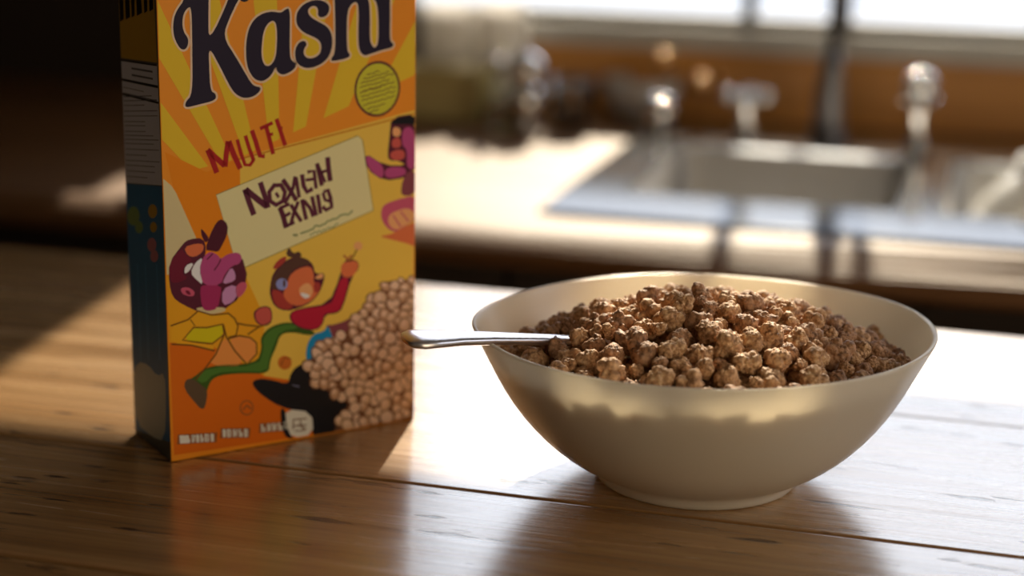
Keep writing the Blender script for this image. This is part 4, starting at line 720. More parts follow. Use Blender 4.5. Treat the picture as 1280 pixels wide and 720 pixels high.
  ('toast',11.4,0,['1499,802 1472,793 1429,797 1404,820 1387,856 1398,884 1429,895 1461,894 1495,868 1506,832']),
  ('puffa',11.44,0,['1489,813 1464,801 1435,805 1411,824 1400,851 1409,880 1430,890 1462,881 1488,867 1500,837']),
  ('puffd',11.48,0,['1462,841 1449,838 1435,838 1421,851 1419,859 1424,872 1433,882 1446,876 1458,867 1463,851']),
  ('toast',11.52,0,['1921,790 1903,790 1888,808 1875,834 1883,855 1897,867 1918,857 1921,844 1921,822 1921,800']),
  ('puffb',11.56,0,['1919,795 1903,796 1889,813 1880,829 1882,846 1899,855 1915,856 1921,842 1921,825 1921,803']),
  ('puffd',11.6,0,['1911,820 1898,822 1890,831 1893,842 1892,852 1897,857 1903,851 1909,846 1912,835 1918,827']),
  ('toast',11.64,0,['1522,839 1495,850 1480,867 1470,890 1478,917 1496,926 1516,923 1534,905 1545,878 1539,854']),
  ('puffa',11.68,0,['1520,847 1496,853 1485,867 1476,889 1479,909 1495,916 1518,911 1531,901 1537,876 1536,860']),
  ('puffd',11.72,0,['1510,882 1498,879 1492,891 1483,897 1491,910 1498,913 1503,910 1510,902 1519,896 1517,881']),
  ('toast',11.76,0,['1653,795 1630,816 1620,854 1630,884 1663,901 1700,901 1726,878 1734,843 1726,806 1695,788']),
  ('puffb',11.8,0,['1661,799 1639,821 1631,847 1641,875 1661,898 1695,888 1719,868 1728,845 1718,814 1693,800']),
  ('puffd',11.84,0,['1662,837 1650,848 1650,859 1655,878 1662,879 1682,878 1687,872 1697,858 1688,842 1680,837']),
  ('toast',11.88,0,['1707,780 1693,801 1697,827 1707,853 1733,862 1758,857 1777,831 1773,803 1755,785 1730,771']),
  ('puffa',11.92,0,['1713,787 1694,804 1702,829 1711,847 1732,855 1760,849 1771,826 1763,808 1752,789 1731,778']),
  ('puffd',11.96,0,['1712,818 1709,826 1714,834 1715,846 1725,849 1739,846 1746,839 1741,829 1732,816 1722,812']),
  ('toast',12.0,0,['1456,776 1437,766 1416,767 1386,784 1373,807 1371,829 1389,839 1422,838 1443,819 1457,796']),
  ('puffb',12.04,0,['1449,778 1435,773 1416,773 1391,786 1381,808 1380,822 1396,830 1419,832 1440,818 1454,797']),
  ('puffd',12.08,0,['1426,806 1421,802 1410,799 1396,812 1391,821 1391,828 1399,830 1411,831 1417,826 1427,810']),
  ('toast',12.12,0,['1690,711 1677,740 1680,774 1701,792 1736,795 1769,781 1779,751 1773,724 1755,701 1719,697']),
  ('puffb',12.16,0,['1694,720 1687,742 1685,768 1705,788 1733,789 1758,771 1772,749 1771,725 1748,707 1720,709']),
  ('puffd',12.2,0,['1706,746 1698,756 1701,768 1708,779 1723,781 1735,772 1741,759 1741,752 1729,740 1716,738']),
  ('toast',12.24,0,['1497,752 1472,764 1462,791 1459,814 1477,840 1498,845 1517,830 1531,806 1531,778 1518,760']),
  ('puffa',12.28,0,['1497,763 1474,768 1470,788 1468,810 1481,829 1498,835 1512,824 1526,803 1523,781 1517,764']),
  ('puffd',12.32,0,['1486,796 1483,797 1472,805 1472,822 1479,828 1491,830 1498,822 1499,818 1504,801 1496,793']),
  ('toast',12.36,0,['1624,780 1596,765 1562,763 1529,784 1517,809 1521,839 1543,861 1578,855 1609,839 1622,813']),
  ('puffb',12.4,0,['1615,784 1595,772 1564,772 1536,788 1526,811 1530,836 1548,848 1575,847 1605,830 1614,813']),
  ('puffd',12.44,0,['1588,812 1574,805 1561,805 1547,812 1542,825 1545,838 1548,845 1568,844 1576,834 1586,819']),
  ('toast',12.48,0,['1590,742 1582,717 1553,714 1524,715 1501,737 1496,755 1509,774 1527,786 1560,778 1582,757']),
  ('puffc',12.52,0,['1579,740 1573,725 1556,720 1529,722 1514,737 1507,755 1510,769 1529,777 1553,771 1579,755']),
  ('puffd',12.56,0,['1551,757 1553,748 1540,744 1532,750 1519,753 1517,765 1521,774 1528,779 1541,773 1556,763']),
  ('toast',12.6,0,['1332,696 1301,700 1276,723 1273,749 1280,772 1307,788 1334,778 1357,758 1365,732 1354,703']),
  ('puffc',12.64,0,['1327,702 1309,706 1286,721 1279,749 1288,770 1307,778 1330,776 1349,757 1359,734 1346,710']),
  ('puffd',12.68,0,['1322,736 1305,738 1297,745 1296,759 1298,770 1309,773 1321,768 1327,757 1334,745 1330,740']),
  ('toast',12.72,0,['1839,658 1827,690 1838,712 1862,728 1889,732 1912,718 1921,693 1918,661 1892,651 1861,645']),
  ('puffc',12.76,0,['1842,665 1838,683 1841,706 1860,725 1884,729 1905,715 1916,690 1910,672 1890,654 1870,655']),
  ('puffd',12.8,0,['1858,687 1846,700 1856,711 1859,718 1873,723 1889,711 1892,706 1887,689 1878,686 1868,686']),
  ('toast',12.84,0,['1829,686 1798,714 1785,747 1795,779 1821,801 1857,807 1887,783 1907,743 1899,708 1871,687']),
  ('puffa',12.88,0,['1836,701 1805,716 1793,749 1806,774 1829,796 1861,795 1885,774 1891,748 1887,714 1864,700']),
  ('puffd',12.92,0,['1837,733 1817,743 1817,759 1818,775 1828,785 1840,787 1855,777 1862,762 1858,747 1845,737']),
  ('toast',12.96,0,['1445,687 1414,691 1387,712 1374,744 1377,777 1396,795 1422,791 1452,770 1472,737 1468,701']),
  ('puffb',13.0,0,['1439,694 1418,694 1396,718 1383,742 1385,766 1397,788 1421,781 1447,766 1459,739 1460,712']),
  ('puffd',13.04,0,['1426,730 1410,734 1400,742 1395,754 1397,767 1404,775 1416,777 1429,766 1438,750 1430,735']),
  ('toast',13.08,0,['1722,753 1705,726 1675,714 1627,720 1599,743 1588,775 1595,801 1630,822 1673,814 1706,792']),
  ('puffb',13.12,0,['1705,757 1696,733 1665,721 1630,721 1609,742 1593,771 1606,797 1636,812 1669,809 1693,787']),
  ('puffd',13.16,0,['1667,778 1670,765 1650,754 1632,758 1624,766 1615,783 1625,791 1638,801 1656,795 1666,786']),
  ('toast',13.2,0,['1914,556 1876,557 1843,584 1826,617 1832,652 1857,673 1895,673 1921,643 1920,612 1920,574']),
  ('puffc',13.24,0,['1906,561 1878,564 1855,585 1834,617 1839,649 1861,662 1888,659 1921,641 1920,614 1920,580']),
  ('puffd',13.28,0,['1886,600 1871,604 1863,616 1856,628 1853,646 1869,650 1878,652 1895,638 1904,623 1900,611']),
  ('toast',13.32,0,['1604,699 1603,725 1629,745 1667,745 1700,737 1714,709 1711,684 1689,661 1652,656 1617,675']),
  ('puffb',13.36,0,['1615,702 1619,721 1633,739 1660,741 1690,729 1704,713 1705,686 1684,668 1653,664 1629,675']),
  ('puffd',13.4,0,['1629,716 1628,724 1643,732 1657,735 1671,732 1678,718 1670,708 1665,699 1647,702 1636,704']),
  ('toast',13.44,0,['1525,656 1493,659 1473,687 1460,715 1474,741 1501,751 1535,744 1553,726 1567,689 1554,665']),
  ('puffb',13.48,0,['1524,664 1499,670 1481,684 1470,713 1479,736 1504,744 1529,740 1550,716 1555,698 1544,671']),
  ('puffd',13.52,0,['1510,695 1497,699 1488,709 1487,722 1489,734 1500,737 1512,732 1523,727 1530,713 1520,699']),
  ('toast',13.56,0,['1408,681 1416,706 1432,727 1462,728 1490,711 1505,684 1501,665 1483,645 1454,639 1421,657']),
  ('puffc',13.6,0,['1415,679 1423,706 1439,718 1463,717 1484,709 1496,686 1494,669 1474,651 1451,650 1428,665']),
  ('puffd',13.64,0,['1432,696 1431,708 1438,712 1456,714 1465,710 1470,697 1472,691 1465,683 1450,679 1436,684']),
  ('toast',13.68,0,['1676,624 1655,665 1666,698 1696,716 1738,719 1769,697 1790,660 1778,624 1749,607 1709,605']),
  ('puffc',13.72,0,['1683,630 1672,664 1681,688 1707,709 1733,705 1761,687 1774,664 1769,632 1738,618 1707,618']),
  ('puffd',13.76,0,['1693,663 1691,674 1696,690 1710,694 1722,696 1734,688 1742,673 1738,663 1726,654 1707,653']),
  ('toast',9.0,0,['1530,693 1537,726 1560,746 1600,756 1640,738 1655,705 1654,676 1631,652 1592,643 1557,666']),
  ('puffc',9.04,0,['1541,693 1545,726 1565,744 1601,743 1630,731 1648,708 1644,675 1619,661 1587,654 1563,673']),
  ('puffd',9.08,0,['1565,713 1562,728 1577,736 1589,736 1605,728 1615,713 1608,701 1600,691 1583,693 1574,697']),
  ('toast',9.12,0,['1742,671 1750,697 1773,711 1807,711 1834,687 1847,661 1841,636 1811,628 1783,624 1754,647']),
  ('puffb',9.16,0,['1750,670 1757,690 1781,705 1806,704 1825,688 1839,668 1829,640 1807,635 1784,636 1764,649']),
  ('puffd',9.2,0,['1766,685 1767,691 1784,700 1795,697 1803,687 1808,676 1810,671 1796,664 1785,664 1772,675']),
  ('toast',9.24,0,['1609,640 1613,660 1630,675 1655,681 1681,670 1689,653 1691,631 1677,620 1647,613 1623,627']),
  ('puffb',9.28,0,['1619,640 1618,663 1636,672 1654,680 1675,672 1682,654 1687,632 1674,621 1649,621 1626,627']),
  ('puffd',9.32,0,['1628,659 1632,665 1639,670 1646,672 1659,672 1658,665 1663,653 1656,648 1641,649 1632,654']),
  ('toast',9.36,0,['1575,574 1553,596 1546,632 1563,664 1591,677 1630,672 1651,645 1649,615 1632,582 1605,565']),
  ('puffa',9.4,0,['1579,580 1557,599 1556,633 1573,658 1596,667 1618,662 1641,640 1638,619 1630,590 1604,578']),
  ('puffd',9.44,0,['1584,612 1572,624 1575,639 1577,655 1592,655 1602,657 1615,649 1611,632 1606,618 1594,611']),
  ('toast',9.48,0,['1501,594 1489,623 1493,650 1513,673 1540,682 1572,663 1588,638 1580,612 1564,590 1530,582']),
  ('puffc',9.52,0,['1511,597 1495,623 1499,647 1513,663 1539,668 1563,664 1580,641 1577,614 1555,593 1529,588']),
  ('puffd',9.56,0,['1518,630 1511,640 1509,654 1517,659 1532,662 1546,655 1553,650 1551,637 1538,629 1530,622']),
  ('toast',9.6,0,['1652,589 1654,608 1672,630 1703,636 1738,629 1757,612 1752,582 1735,569 1700,557 1668,567']),
  ('puffa',9.64,0,['1663,589 1663,607 1680,626 1702,628 1729,623 1744,604 1741,587 1732,570 1699,563 1674,573']),
  ('puffd',9.68,0,['1678,609 1674,620 1685,626 1697,625 1713,627 1720,614 1713,605 1708,595 1693,594 1684,602']),
  ('toast',9.72,0,['1275,645 1254,657 1246,684 1244,719 1260,735 1288,742 1309,725 1326,701 1319,669 1301,650']),
  ('puffb',9.76,0,['1279,651 1261,663 1251,683 1256,712 1266,733 1290,734 1307,723 1316,702 1315,671 1296,652']),
  ('puffd',9.8,0,['1279,682 1267,692 1261,703 1260,716 1268,721 1275,725 1290,723 1296,710 1293,697 1285,688']),
  ('toast',9.84,0,['1471,580 1445,566 1416,561 1382,581 1371,606 1371,640 1398,660 1427,659 1461,638 1474,611']),
  ('puffa',9.88,0,['1460,585 1446,573 1418,571 1388,587 1378,612 1379,638 1404,651 1429,652 1454,639 1469,613']),
  ('puffd',9.92,0,['1433,610 1427,603 1413,606 1398,613 1391,625 1395,633 1406,645 1416,646 1432,635 1440,622']),
  ('toast',9.96,0,['1837,577 1818,563 1784,569 1754,588 1740,613 1746,639 1764,654 1797,648 1829,634 1844,604']),
  ('puffb',10.0,0,['1837,585 1810,575 1788,571 1759,590 1744,611 1752,635 1769,645 1794,641 1824,629 1834,609']),
  ('puffd',10.04,0,['1806,608 1797,607 1780,605 1774,609 1761,626 1765,637 1771,640 1790,641 1803,628 1803,622']),
  ('toast',10.08,0,['1161,701 1169,723 1197,738 1239,733 1268,715 1276,689 1269,664 1242,648 1204,655 1177,669']),
  ('puffb',10.12,0,['1172,697 1183,723 1205,734 1230,727 1257,715 1266,690 1259,665 1235,655 1205,657 1183,675']),
  ('puffd',10.16,0,['1194,707 1191,723 1203,728 1223,722 1230,718 1239,705 1237,691 1226,689 1206,693 1196,699']),
  ('toast',10.2,0,['1913,544 1892,527 1870,520 1837,535 1821,558 1820,583 1836,603 1866,606 1894,588 1907,565']),
  ('puffb',10.24,0,['1901,547 1893,526 1870,527 1844,537 1831,554 1828,575 1846,593 1867,597 1888,587 1900,570']),
  ('puffd',10.28,0,['1876,565 1869,556 1858,559 1851,560 1842,570 1840,585 1848,588 1857,590 1868,585 1880,580']),
  ('toast',10.32,0,['1218,556 1194,558 1169,580 1160,609 1172,632 1191,651 1226,640 1247,623 1261,588 1249,565']),
  ('puffc',10.36,0,['1223,557 1191,568 1173,585 1170,607 1177,629 1200,640 1219,635 1242,619 1248,590 1242,573']),
  ('puffd',10.4,0,['1204,597 1197,596 1181,607 1178,616 1186,625 1196,631 1207,633 1221,618 1219,609 1219,602']),
  ('toast',10.44,0,['1213,637 1187,621 1150,628 1118,649 1107,685 1112,714 1132,731 1172,726 1202,700 1216,668']),
  ('puffb',10.48,0,['1204,649 1185,636 1151,636 1130,656 1111,681 1115,706 1138,720 1169,717 1195,697 1211,670']),
  ('puffd',10.52,0,['1179,675 1163,670 1154,668 1142,678 1131,691 1133,705 1142,710 1157,708 1169,699 1177,687']),
  ('toast',10.56,0,['1472,547 1466,566 1478,594 1508,600 1533,603 1554,592 1565,561 1548,544 1524,524 1495,528']),
  ('puffb',10.6,0,['1483,545 1479,567 1484,586 1508,598 1535,598 1550,581 1557,562 1542,546 1523,531 1498,537']),
  ('puffd',10.64,0,['1496,572 1487,582 1494,590 1504,593 1519,596 1529,585 1525,577 1523,570 1516,560 1498,562']),
  ('toast',10.68,0,['1404,623 1388,616 1367,615 1346,631 1333,646 1337,669 1349,678 1377,679 1397,668 1412,641']),
  ('puffa',10.72,0,['1403,628 1385,616 1365,623 1347,631 1341,650 1339,666 1356,676 1373,672 1390,664 1406,647']),
  ('puffd',10.76,0,['1376,650 1376,648 1362,644 1355,654 1347,661 1349,666 1356,672 1370,674 1376,664 1382,659']),
  ('toast',10.8,0,['1574,472 1551,465 1520,476 1497,503 1496,532 1512,559 1543,563 1569,549 1589,522 1598,495']),
  ('puffb',10.84,0,['1574,481 1548,474 1521,483 1505,506 1507,528 1516,547 1540,551 1569,543 1588,519 1584,495']),
  ('puffd',10.88,0,['1548,508 1542,506 1527,513 1522,520 1519,539 1527,540 1536,547 1546,544 1560,529 1559,516']),
  ('toast',10.92,0,['1689,458 1672,493 1675,534 1695,556 1734,560 1773,546 1800,511 1791,472 1769,448 1725,444']),
  ('puffc',10.96,0,['1697,466 1683,497 1679,524 1705,546 1740,553 1765,533 1784,508 1786,472 1760,453 1733,450']),
  ('puffd',11.0,0,['1708,498 1699,513 1702,528 1713,533 1732,536 1741,530 1750,519 1751,499 1744,493 1727,489']),
  ('toast',11.04,0,['1312,589 1282,585 1251,607 1236,635 1234,667 1258,687 1282,685 1314,665 1330,635 1328,608']),
  ('puffa',11.08,0,['1302,597 1277,594 1259,612 1240,636 1240,660 1262,679 1283,673 1306,664 1320,635 1321,611']),
  ('puffd',11.12,0,['1282,628 1275,629 1262,639 1255,651 1260,658 1263,667 1275,667 1286,659 1295,650 1297,637']),
  ('toast',11.16,0,['1838,540 1821,512 1779,505 1737,519 1704,548 1703,578 1717,606 1757,616 1797,601 1826,574']),
  ('puffc',11.2,0,['1825,537 1807,518 1780,512 1742,523 1720,547 1710,577 1728,598 1758,602 1795,597 1816,568']),
  ('puffd',11.24,0,['1793,560 1780,549 1764,547 1746,557 1740,566 1732,583 1744,592 1755,595 1775,587 1788,578']),
  ('toast',11.28,0,['1451,468 1427,474 1410,496 1405,517 1415,542 1436,554 1460,544 1474,523 1482,494 1474,472']),
  ('puffb',11.32,0,['1448,473 1431,478 1413,496 1406,517 1419,534 1437,545 1456,537 1473,522 1476,501 1463,481']),
  ('puffd',11.36,0,['1436,506 1430,505 1422,513 1421,527 1427,536 1434,536 1445,532 1452,524 1452,518 1449,508']),
  ('toast',11.4,0,['1548,538 1543,565 1553,595 1581,612 1616,611 1639,593 1652,559 1643,530 1612,516 1583,518']),
  ('puffb',11.44,0,['1561,542 1552,567 1560,594 1581,606 1613,605 1631,586 1645,562 1635,542 1611,528 1584,524']),
  ('puffd',11.48,0,['1571,567 1566,582 1570,590 1585,600 1594,600 1607,593 1608,579 1610,566 1600,562 1580,557']),
  ('toast',11.52,0,['1159,572 1129,570 1099,595 1077,633 1077,662 1093,688 1126,687 1158,663 1173,629 1179,591']),
  ('puffc',11.56,0,['1152,583 1126,584 1103,603 1089,632 1087,659 1098,675 1123,672 1151,655 1169,626 1168,601']),
  ('puffd',11.6,0,['1133,620 1120,618 1110,626 1104,642 1102,653 1106,663 1116,664 1131,656 1143,638 1143,629']),
  ('toast',11.64,0,['1837,457 1811,463 1789,486 1773,511 1775,538 1792,557 1824,550 1846,528 1859,498 1858,475']),
  ('puffa',11.68,0,['1831,466 1815,468 1790,490 1778,510 1786,533 1795,547 1819,545 1840,528 1851,504 1851,477']),
  ('puffd',11.72,0,['1818,504 1810,507 1799,509 1796,520 1793,531 1804,538 1812,538 1821,527 1823,515 1824,505']),
  ('toast',11.76,0,['1323,564 1314,587 1319,609 1332,628 1356,630 1379,619 1394,595 1389,578 1376,562 1348,552']),
  ('puffa',11.8,0,['1331,567 1320,591 1323,609 1339,623 1359,627 1379,614 1388,597 1388,577 1367,567 1349,564']),
  ('puffd',11.84,0,['1338,592 1330,606 1333,612 1340,617 1347,624 1361,613 1362,607 1365,600 1353,592 1342,591']),
  ('toast',11.88,0,['1878,430 1862,396 1828,380 1789,387 1760,416 1742,451 1756,478 1789,495 1832,491 1867,462']),
  ('puffa',11.92,0,['1869,425 1853,401 1826,393 1790,397 1764,416 1754,450 1764,472 1795,485 1827,479 1856,456']),
  ('puffd',11.96,0,['1831,445 1826,436 1809,431 1798,429 1784,443 1778,456 1781,471 1794,477 1812,472 1825,462']),
  ('toast',12.0,0,['1625,515 1609,541 1613,576 1633,595 1667,601 1699,586 1713,560 1708,531 1686,513 1658,502']),
  ('puffc',12.04,0,['1632,524 1617,548 1624,569 1643,586 1662,594 1690,580 1703,559 1697,538 1680,518 1655,510']),
  ('puffd',12.08,0,['1642,548 1635,559 1639,576 1641,585 1654,584 1668,579 1677,572 1672,556 1668,550 1654,544']),
  ('toast',12.12,0,['1618,424 1596,436 1580,467 1589,499 1605,515 1637,521 1659,504 1673,470 1663,444 1646,423']),
  ('puffc',12.16,0,['1623,431 1596,443 1590,468 1591,491 1609,509 1633,512 1649,496 1661,473 1655,445 1645,427']),
  ('puffd',12.2,0,['1616,462 1605,472 1598,479 1602,495 1612,500 1621,502 1629,498 1640,486 1635,473 1625,467']),
  ('toast',12.24,0,['1825,447 1816,480 1822,516 1856,538 1899,535 1920,516 1920,491 1920,457 1898,432 1854,429']),
  ('puffc',12.28,0,['1833,457 1827,482 1836,506 1863,523 1890,527 1918,511 1920,488 1919,458 1889,444 1855,441']),
  ('puffd',12.32,0,['1849,483 1845,493 1847,512 1861,520 1881,521 1889,513 1892,501 1890,486 1880,478 1858,477']),
  ('toast',12.36,0,['1193,540 1170,534 1140,544 1112,566 1110,594 1117,612 1140,626 1172,611 1194,594 1204,559']),
  ('puffc',12.4,0,['1188,544 1166,537 1139,546 1119,565 1119,587 1126,606 1146,617 1168,608 1191,586 1194,568']),
  ('puffd',12.44,0,['1167,574 1153,572 1139,579 1133,585 1132,595 1130,603 1143,606 1157,606 1164,599 1167,587']),
  ('toast',12.48,0,['1526,437 1509,426 1478,432 1459,450 1448,476 1457,496 1478,509 1503,501 1521,482 1536,456']),
  ('puffb',12.52,0,['1516,448 1505,434 1479,440 1466,452 1459,476 1457,490 1481,498 1499,498 1519,481 1524,464']),
  ('puffd',12.56,0,['1501,473 1491,463 1478,468 1473,478 1470,488 1470,497 1478,495 1488,497 1497,488 1501,480']),
  ('toast',12.6,0,['1254,485 1217,479 1178,498 1156,526 1160,564 1184,589 1220,594 1255,580 1278,544 1275,511']),
  ('puffc',12.64,0,['1246,491 1218,486 1187,503 1168,532 1165,558 1188,583 1216,582 1247,570 1264,542 1266,516']),
  ('puffd',12.68,0,['1226,529 1213,528 1194,534 1183,546 1188,564 1199,570 1208,577 1222,566 1233,555 1236,536']),
  ('toast',12.72,0,['1369,427 1364,465 1386,485 1419,498 1456,484 1476,455 1483,424 1465,391 1426,390 1388,400']),
  ('puffa',12.76,0,['1376,434 1378,455 1393,479 1417,490 1453,473 1471,450 1470,424 1459,404 1428,397 1400,406']),
  ('puffd',12.8,0,['1396,446 1392,462 1403,470 1419,473 1434,474 1443,462 1444,443 1432,435 1419,429 1403,436']),
  ('toast',12.84,0,['1421,479 1401,462 1364,464 1341,480 1328,511 1327,538 1352,554 1383,550 1409,533 1426,504']),
  ('puffa',12.88,0,['1412,480 1393,469 1371,469 1347,485 1331,506 1334,529 1357,547 1382,548 1402,528 1414,510']),
  ('puffd',12.92,0,['1387,505 1377,501 1363,506 1350,514 1345,525 1353,534 1355,543 1371,537 1383,530 1387,519']),
  ('toast',12.96,0,['1074,531 1087,551 1106,568 1142,558 1163,542 1174,522 1170,500 1141,494 1113,493 1083,515']),
  ('puffb',13.0,0,['1086,532 1091,553 1108,561 1136,556 1162,539 1170,519 1160,506 1137,500 1114,500 1089,513']),
  ('puffd',13.04,0,['1100,540 1103,550 1111,553 1123,557 1135,551 1141,538 1138,531 1125,528 1112,525 1101,533']),
  ('toast',13.08,0,['1639,433 1632,461 1656,489 1693,500 1731,485 1754,457 1754,425 1729,404 1697,394 1661,405']),
  ('puffb',13.12,0,['1649,431 1644,458 1662,484 1694,487 1725,480 1738,456 1743,431 1728,407 1694,406 1666,413']),
  ('puffd',13.16,0,['1667,450 1664,463 1671,473 1684,476 1705,476 1713,467 1715,450 1705,442 1687,435 1672,441']),
  ('toast',13.2,0,['1322,487 1289,495 1271,527 1264,561 1278,586 1312,597 1343,584 1369,558 1374,519 1355,496']),
  ('puffb',13.24,0,['1322,493 1297,502 1280,530 1272,558 1284,577 1315,582 1342,574 1356,556 1364,528 1345,506']),
  ('puffd',13.28,0,['1314,535 1299,535 1293,549 1293,562 1296,569 1307,578 1323,573 1333,558 1331,544 1326,534']),
  ('toast',13.32,0,['1920,388 1919,373 1898,376 1870,389 1856,412 1855,432 1873,442 1893,439 1919,429 1920,414']),
  ('puffb',13.36,0,['1920,393 1920,378 1893,378 1874,390 1858,406 1863,429 1878,437 1898,437 1919,422 1920,409']),
  ('puffd',13.4,0,['1907,417 1895,407 1889,411 1878,413 1873,421 1874,431 1878,439 1892,432 1900,431 1905,420']),
  ('toast',13.44,0,['1257,438 1234,452 1224,476 1218,508 1235,522 1252,531 1280,520 1294,495 1299,468 1285,443']),
  ('puffc',13.48,0,['1259,448 1239,458 1230,474 1229,500 1239,517 1258,521 1273,511 1288,494 1290,470 1278,453']),
  ('puffd',13.52,0,['1250,478 1240,488 1239,493 1237,507 1245,512 1252,516 1257,515 1266,502 1264,492 1262,482']),
  ('toast',13.56,0,['1460,389 1456,408 1470,428 1496,438 1519,434 1544,415 1541,394 1527,377 1507,364 1478,368']),
  ('puffa',13.6,0,['1465,389 1465,413 1475,425 1499,432 1521,430 1533,412 1539,395 1526,377 1505,369 1484,377']),
  ('puffd',13.64,0,['1481,407 1474,418 1484,428 1495,432 1502,428 1508,419 1509,413 1505,405 1494,401 1488,400']),
  ('toast',13.68,0,['1914,288 1880,299 1854,319 1849,356 1859,378 1880,397 1909,385 1919,371 1919,340 1919,310']),
  ('puffc',13.72,0,['1909,302 1885,304 1862,327 1851,352 1859,373 1882,389 1908,381 1919,363 1919,337 1919,316']),
  ('puffd',13.76,0,['1901,333 1885,339 1878,350 1867,361 1875,368 1888,375 1897,376 1906,362 1914,351 1911,343']),
  ('toast',9.0,0,['1123,521 1100,498 1065,491 1032,510 1006,541 1000,572 1018,594 1059,597 1092,584 1114,552']),
  ('puffa',9.04,0,['1108,525 1097,506 1064,506 1035,512 1014,536 1013,567 1027,582 1055,587 1087,575 1106,554']),
  ('puffd',9.08,0,['1076,552 1073,537 1056,539 1043,544 1030,552 1029,568 1038,576 1054,579 1070,572 1080,558']),
  ('toast',9.12,0,['1393,400 1364,396 1330,412 1310,443 1306,470 1322,494 1348,503 1379,489 1400,459 1407,428']),
  ('puffa',9.16,0,['1385,411 1360,410 1334,418 1318,442 1316,465 1321,487 1348,495 1377,477 1396,455 1401,432']),
  ('puffd',9.2,0,['1368,441 1352,445 1341,447 1329,462 1328,474 1336,480 1345,483 1358,474 1366,463 1369,455']),
  ('toast',9.24,0,['1860,311 1830,294 1783,302 1752,327 1735,366 1749,400 1779,415 1820,404 1855,379 1868,347']),
  ('puffb',9.28,0,['1851,322 1824,305 1792,314 1759,333 1747,360 1759,387 1781,403 1817,400 1843,379 1859,346']),
  ('puffd',9.32,0,['1819,353 1804,343 1788,350 1777,354 1774,374 1771,389 1785,393 1806,392 1819,376 1825,361']),
  ('toast',9.36,0,['1570,352 1582,381 1604,394 1636,389 1663,373 1673,346 1664,318 1636,304 1612,311 1583,332']),
  ('puffa',9.4,0,['1579,355 1589,376 1605,385 1634,382 1659,369 1667,341 1658,324 1639,311 1612,312 1593,330']),
  ('puffd',9.44,0,['1599,364 1597,375 1605,379 1618,376 1635,374 1634,357 1632,352 1624,346 1609,344 1596,351']),
  ('toast',9.48,0,['1403,365 1392,341 1362,330 1335,332 1314,351 1308,381 1317,402 1339,409 1366,405 1393,387']),
  ('puffa',9.52,0,['1388,362 1383,349 1362,339 1342,342 1318,359 1315,380 1323,393 1337,408 1363,403 1383,385']),
  ('puffd',9.56,0,['1364,382 1358,373 1350,367 1337,373 1330,380 1329,386 1328,397 1338,404 1352,396 1359,393']),
  ('toast',9.6,0,['1606,424 1595,396 1566,389 1539,393 1514,414 1508,442 1518,469 1547,476 1575,470 1597,451']),
  ('puffa',9.64,0,['1601,425 1590,408 1571,394 1541,399 1524,418 1517,441 1529,461 1550,470 1569,463 1594,446']),
  ('puffd',9.68,0,['1572,438 1568,430 1554,429 1544,428 1531,437 1528,450 1536,456 1549,466 1561,461 1570,451']),
  ('toast',9.72,0,['1663,395 1652,375 1625,380 1594,390 1579,412 1578,437 1593,449 1619,450 1644,438 1664,416']),
  ('puffb',9.76,0,['1657,396 1643,381 1624,386 1603,394 1587,415 1588,433 1595,445 1622,442 1640,434 1657,419']),
  ('puffd',9.8,0,['1629,422 1629,411 1615,416 1604,416 1599,423 1596,436 1603,441 1614,441 1629,435 1628,432']),
  ('toast',9.84,0,['1728,334 1698,358 1686,392 1692,418 1721,438 1750,432 1780,412 1792,384 1786,352 1756,336']),
  ('puffc',9.88,0,['1726,349 1705,363 1697,388 1704,410 1721,426 1747,421 1774,407 1786,379 1777,357 1754,347']),
  ('puffd',9.92,0,['1730,378 1715,390 1712,400 1716,408 1724,422 1738,416 1745,407 1756,395 1750,384 1737,380']),
  ('toast',9.96,0,['1189,387 1170,426 1178,455 1198,483 1236,487 1273,469 1293,442 1290,400 1266,379 1226,369']),
  ('puffb',10.0,0,['1197,400 1178,426 1185,452 1203,477 1236,479 1263,465 1280,440 1276,407 1254,388 1230,379']),
  ('puffd',10.04,0,['1210,426 1198,441 1202,452 1212,468 1229,467 1237,460 1249,444 1245,434 1238,422 1220,418']),
  ('toast',10.08,0,['1237,452 1222,422 1185,417 1155,431 1135,466 1130,496 1151,516 1187,525 1217,512 1240,483']),
  ('puffb',10.12,0,['1226,453 1210,436 1187,429 1158,438 1140,463 1143,492 1154,513 1182,513 1211,503 1230,482']),
  ('puffd',10.16,0,['1202,474 1189,465 1178,468 1164,467 1160,484 1156,492 1164,507 1179,503 1193,502 1197,492']),
  ('toast',10.2,0,['1090,369 1065,400 1062,432 1079,465 1117,472 1148,468 1170,438 1179,398 1157,371 1124,362']),
  ('puffa',10.24,0,['1099,379 1075,397 1078,429 1089,452 1116,461 1143,456 1161,431 1167,401 1150,380 1125,369']),
  ('puffd',10.28,0,['1104,409 1096,420 1091,439 1099,451 1114,456 1127,451 1137,438 1134,423 1129,413 1120,407']),
  ('toast',10.32,0,['1119,426 1086,436 1069,460 1066,487 1075,509 1102,521 1134,515 1152,491 1157,460 1148,437']),
  ('puffa',10.36,0,['1115,439 1097,443 1072,464 1071,486 1081,505 1104,511 1125,510 1147,486 1148,467 1139,441']),
  ('puffd',10.4,0,['1106,467 1099,473 1085,478 1082,491 1089,506 1103,503 1115,500 1118,492 1123,480 1117,471']),
  ('toast',10.44,0,['1806,212 1771,224 1744,257 1739,289 1745,324 1775,335 1810,324 1830,299 1845,258 1833,230']),
  ('puffc',10.48,0,['1801,224 1773,235 1754,257 1744,286 1753,315 1775,330 1806,320 1826,296 1831,261 1824,234']),
  ('puffd',10.52,0,['1791,262 1776,270 1767,281 1760,299 1764,309 1776,312 1791,313 1797,302 1802,281 1802,268']),
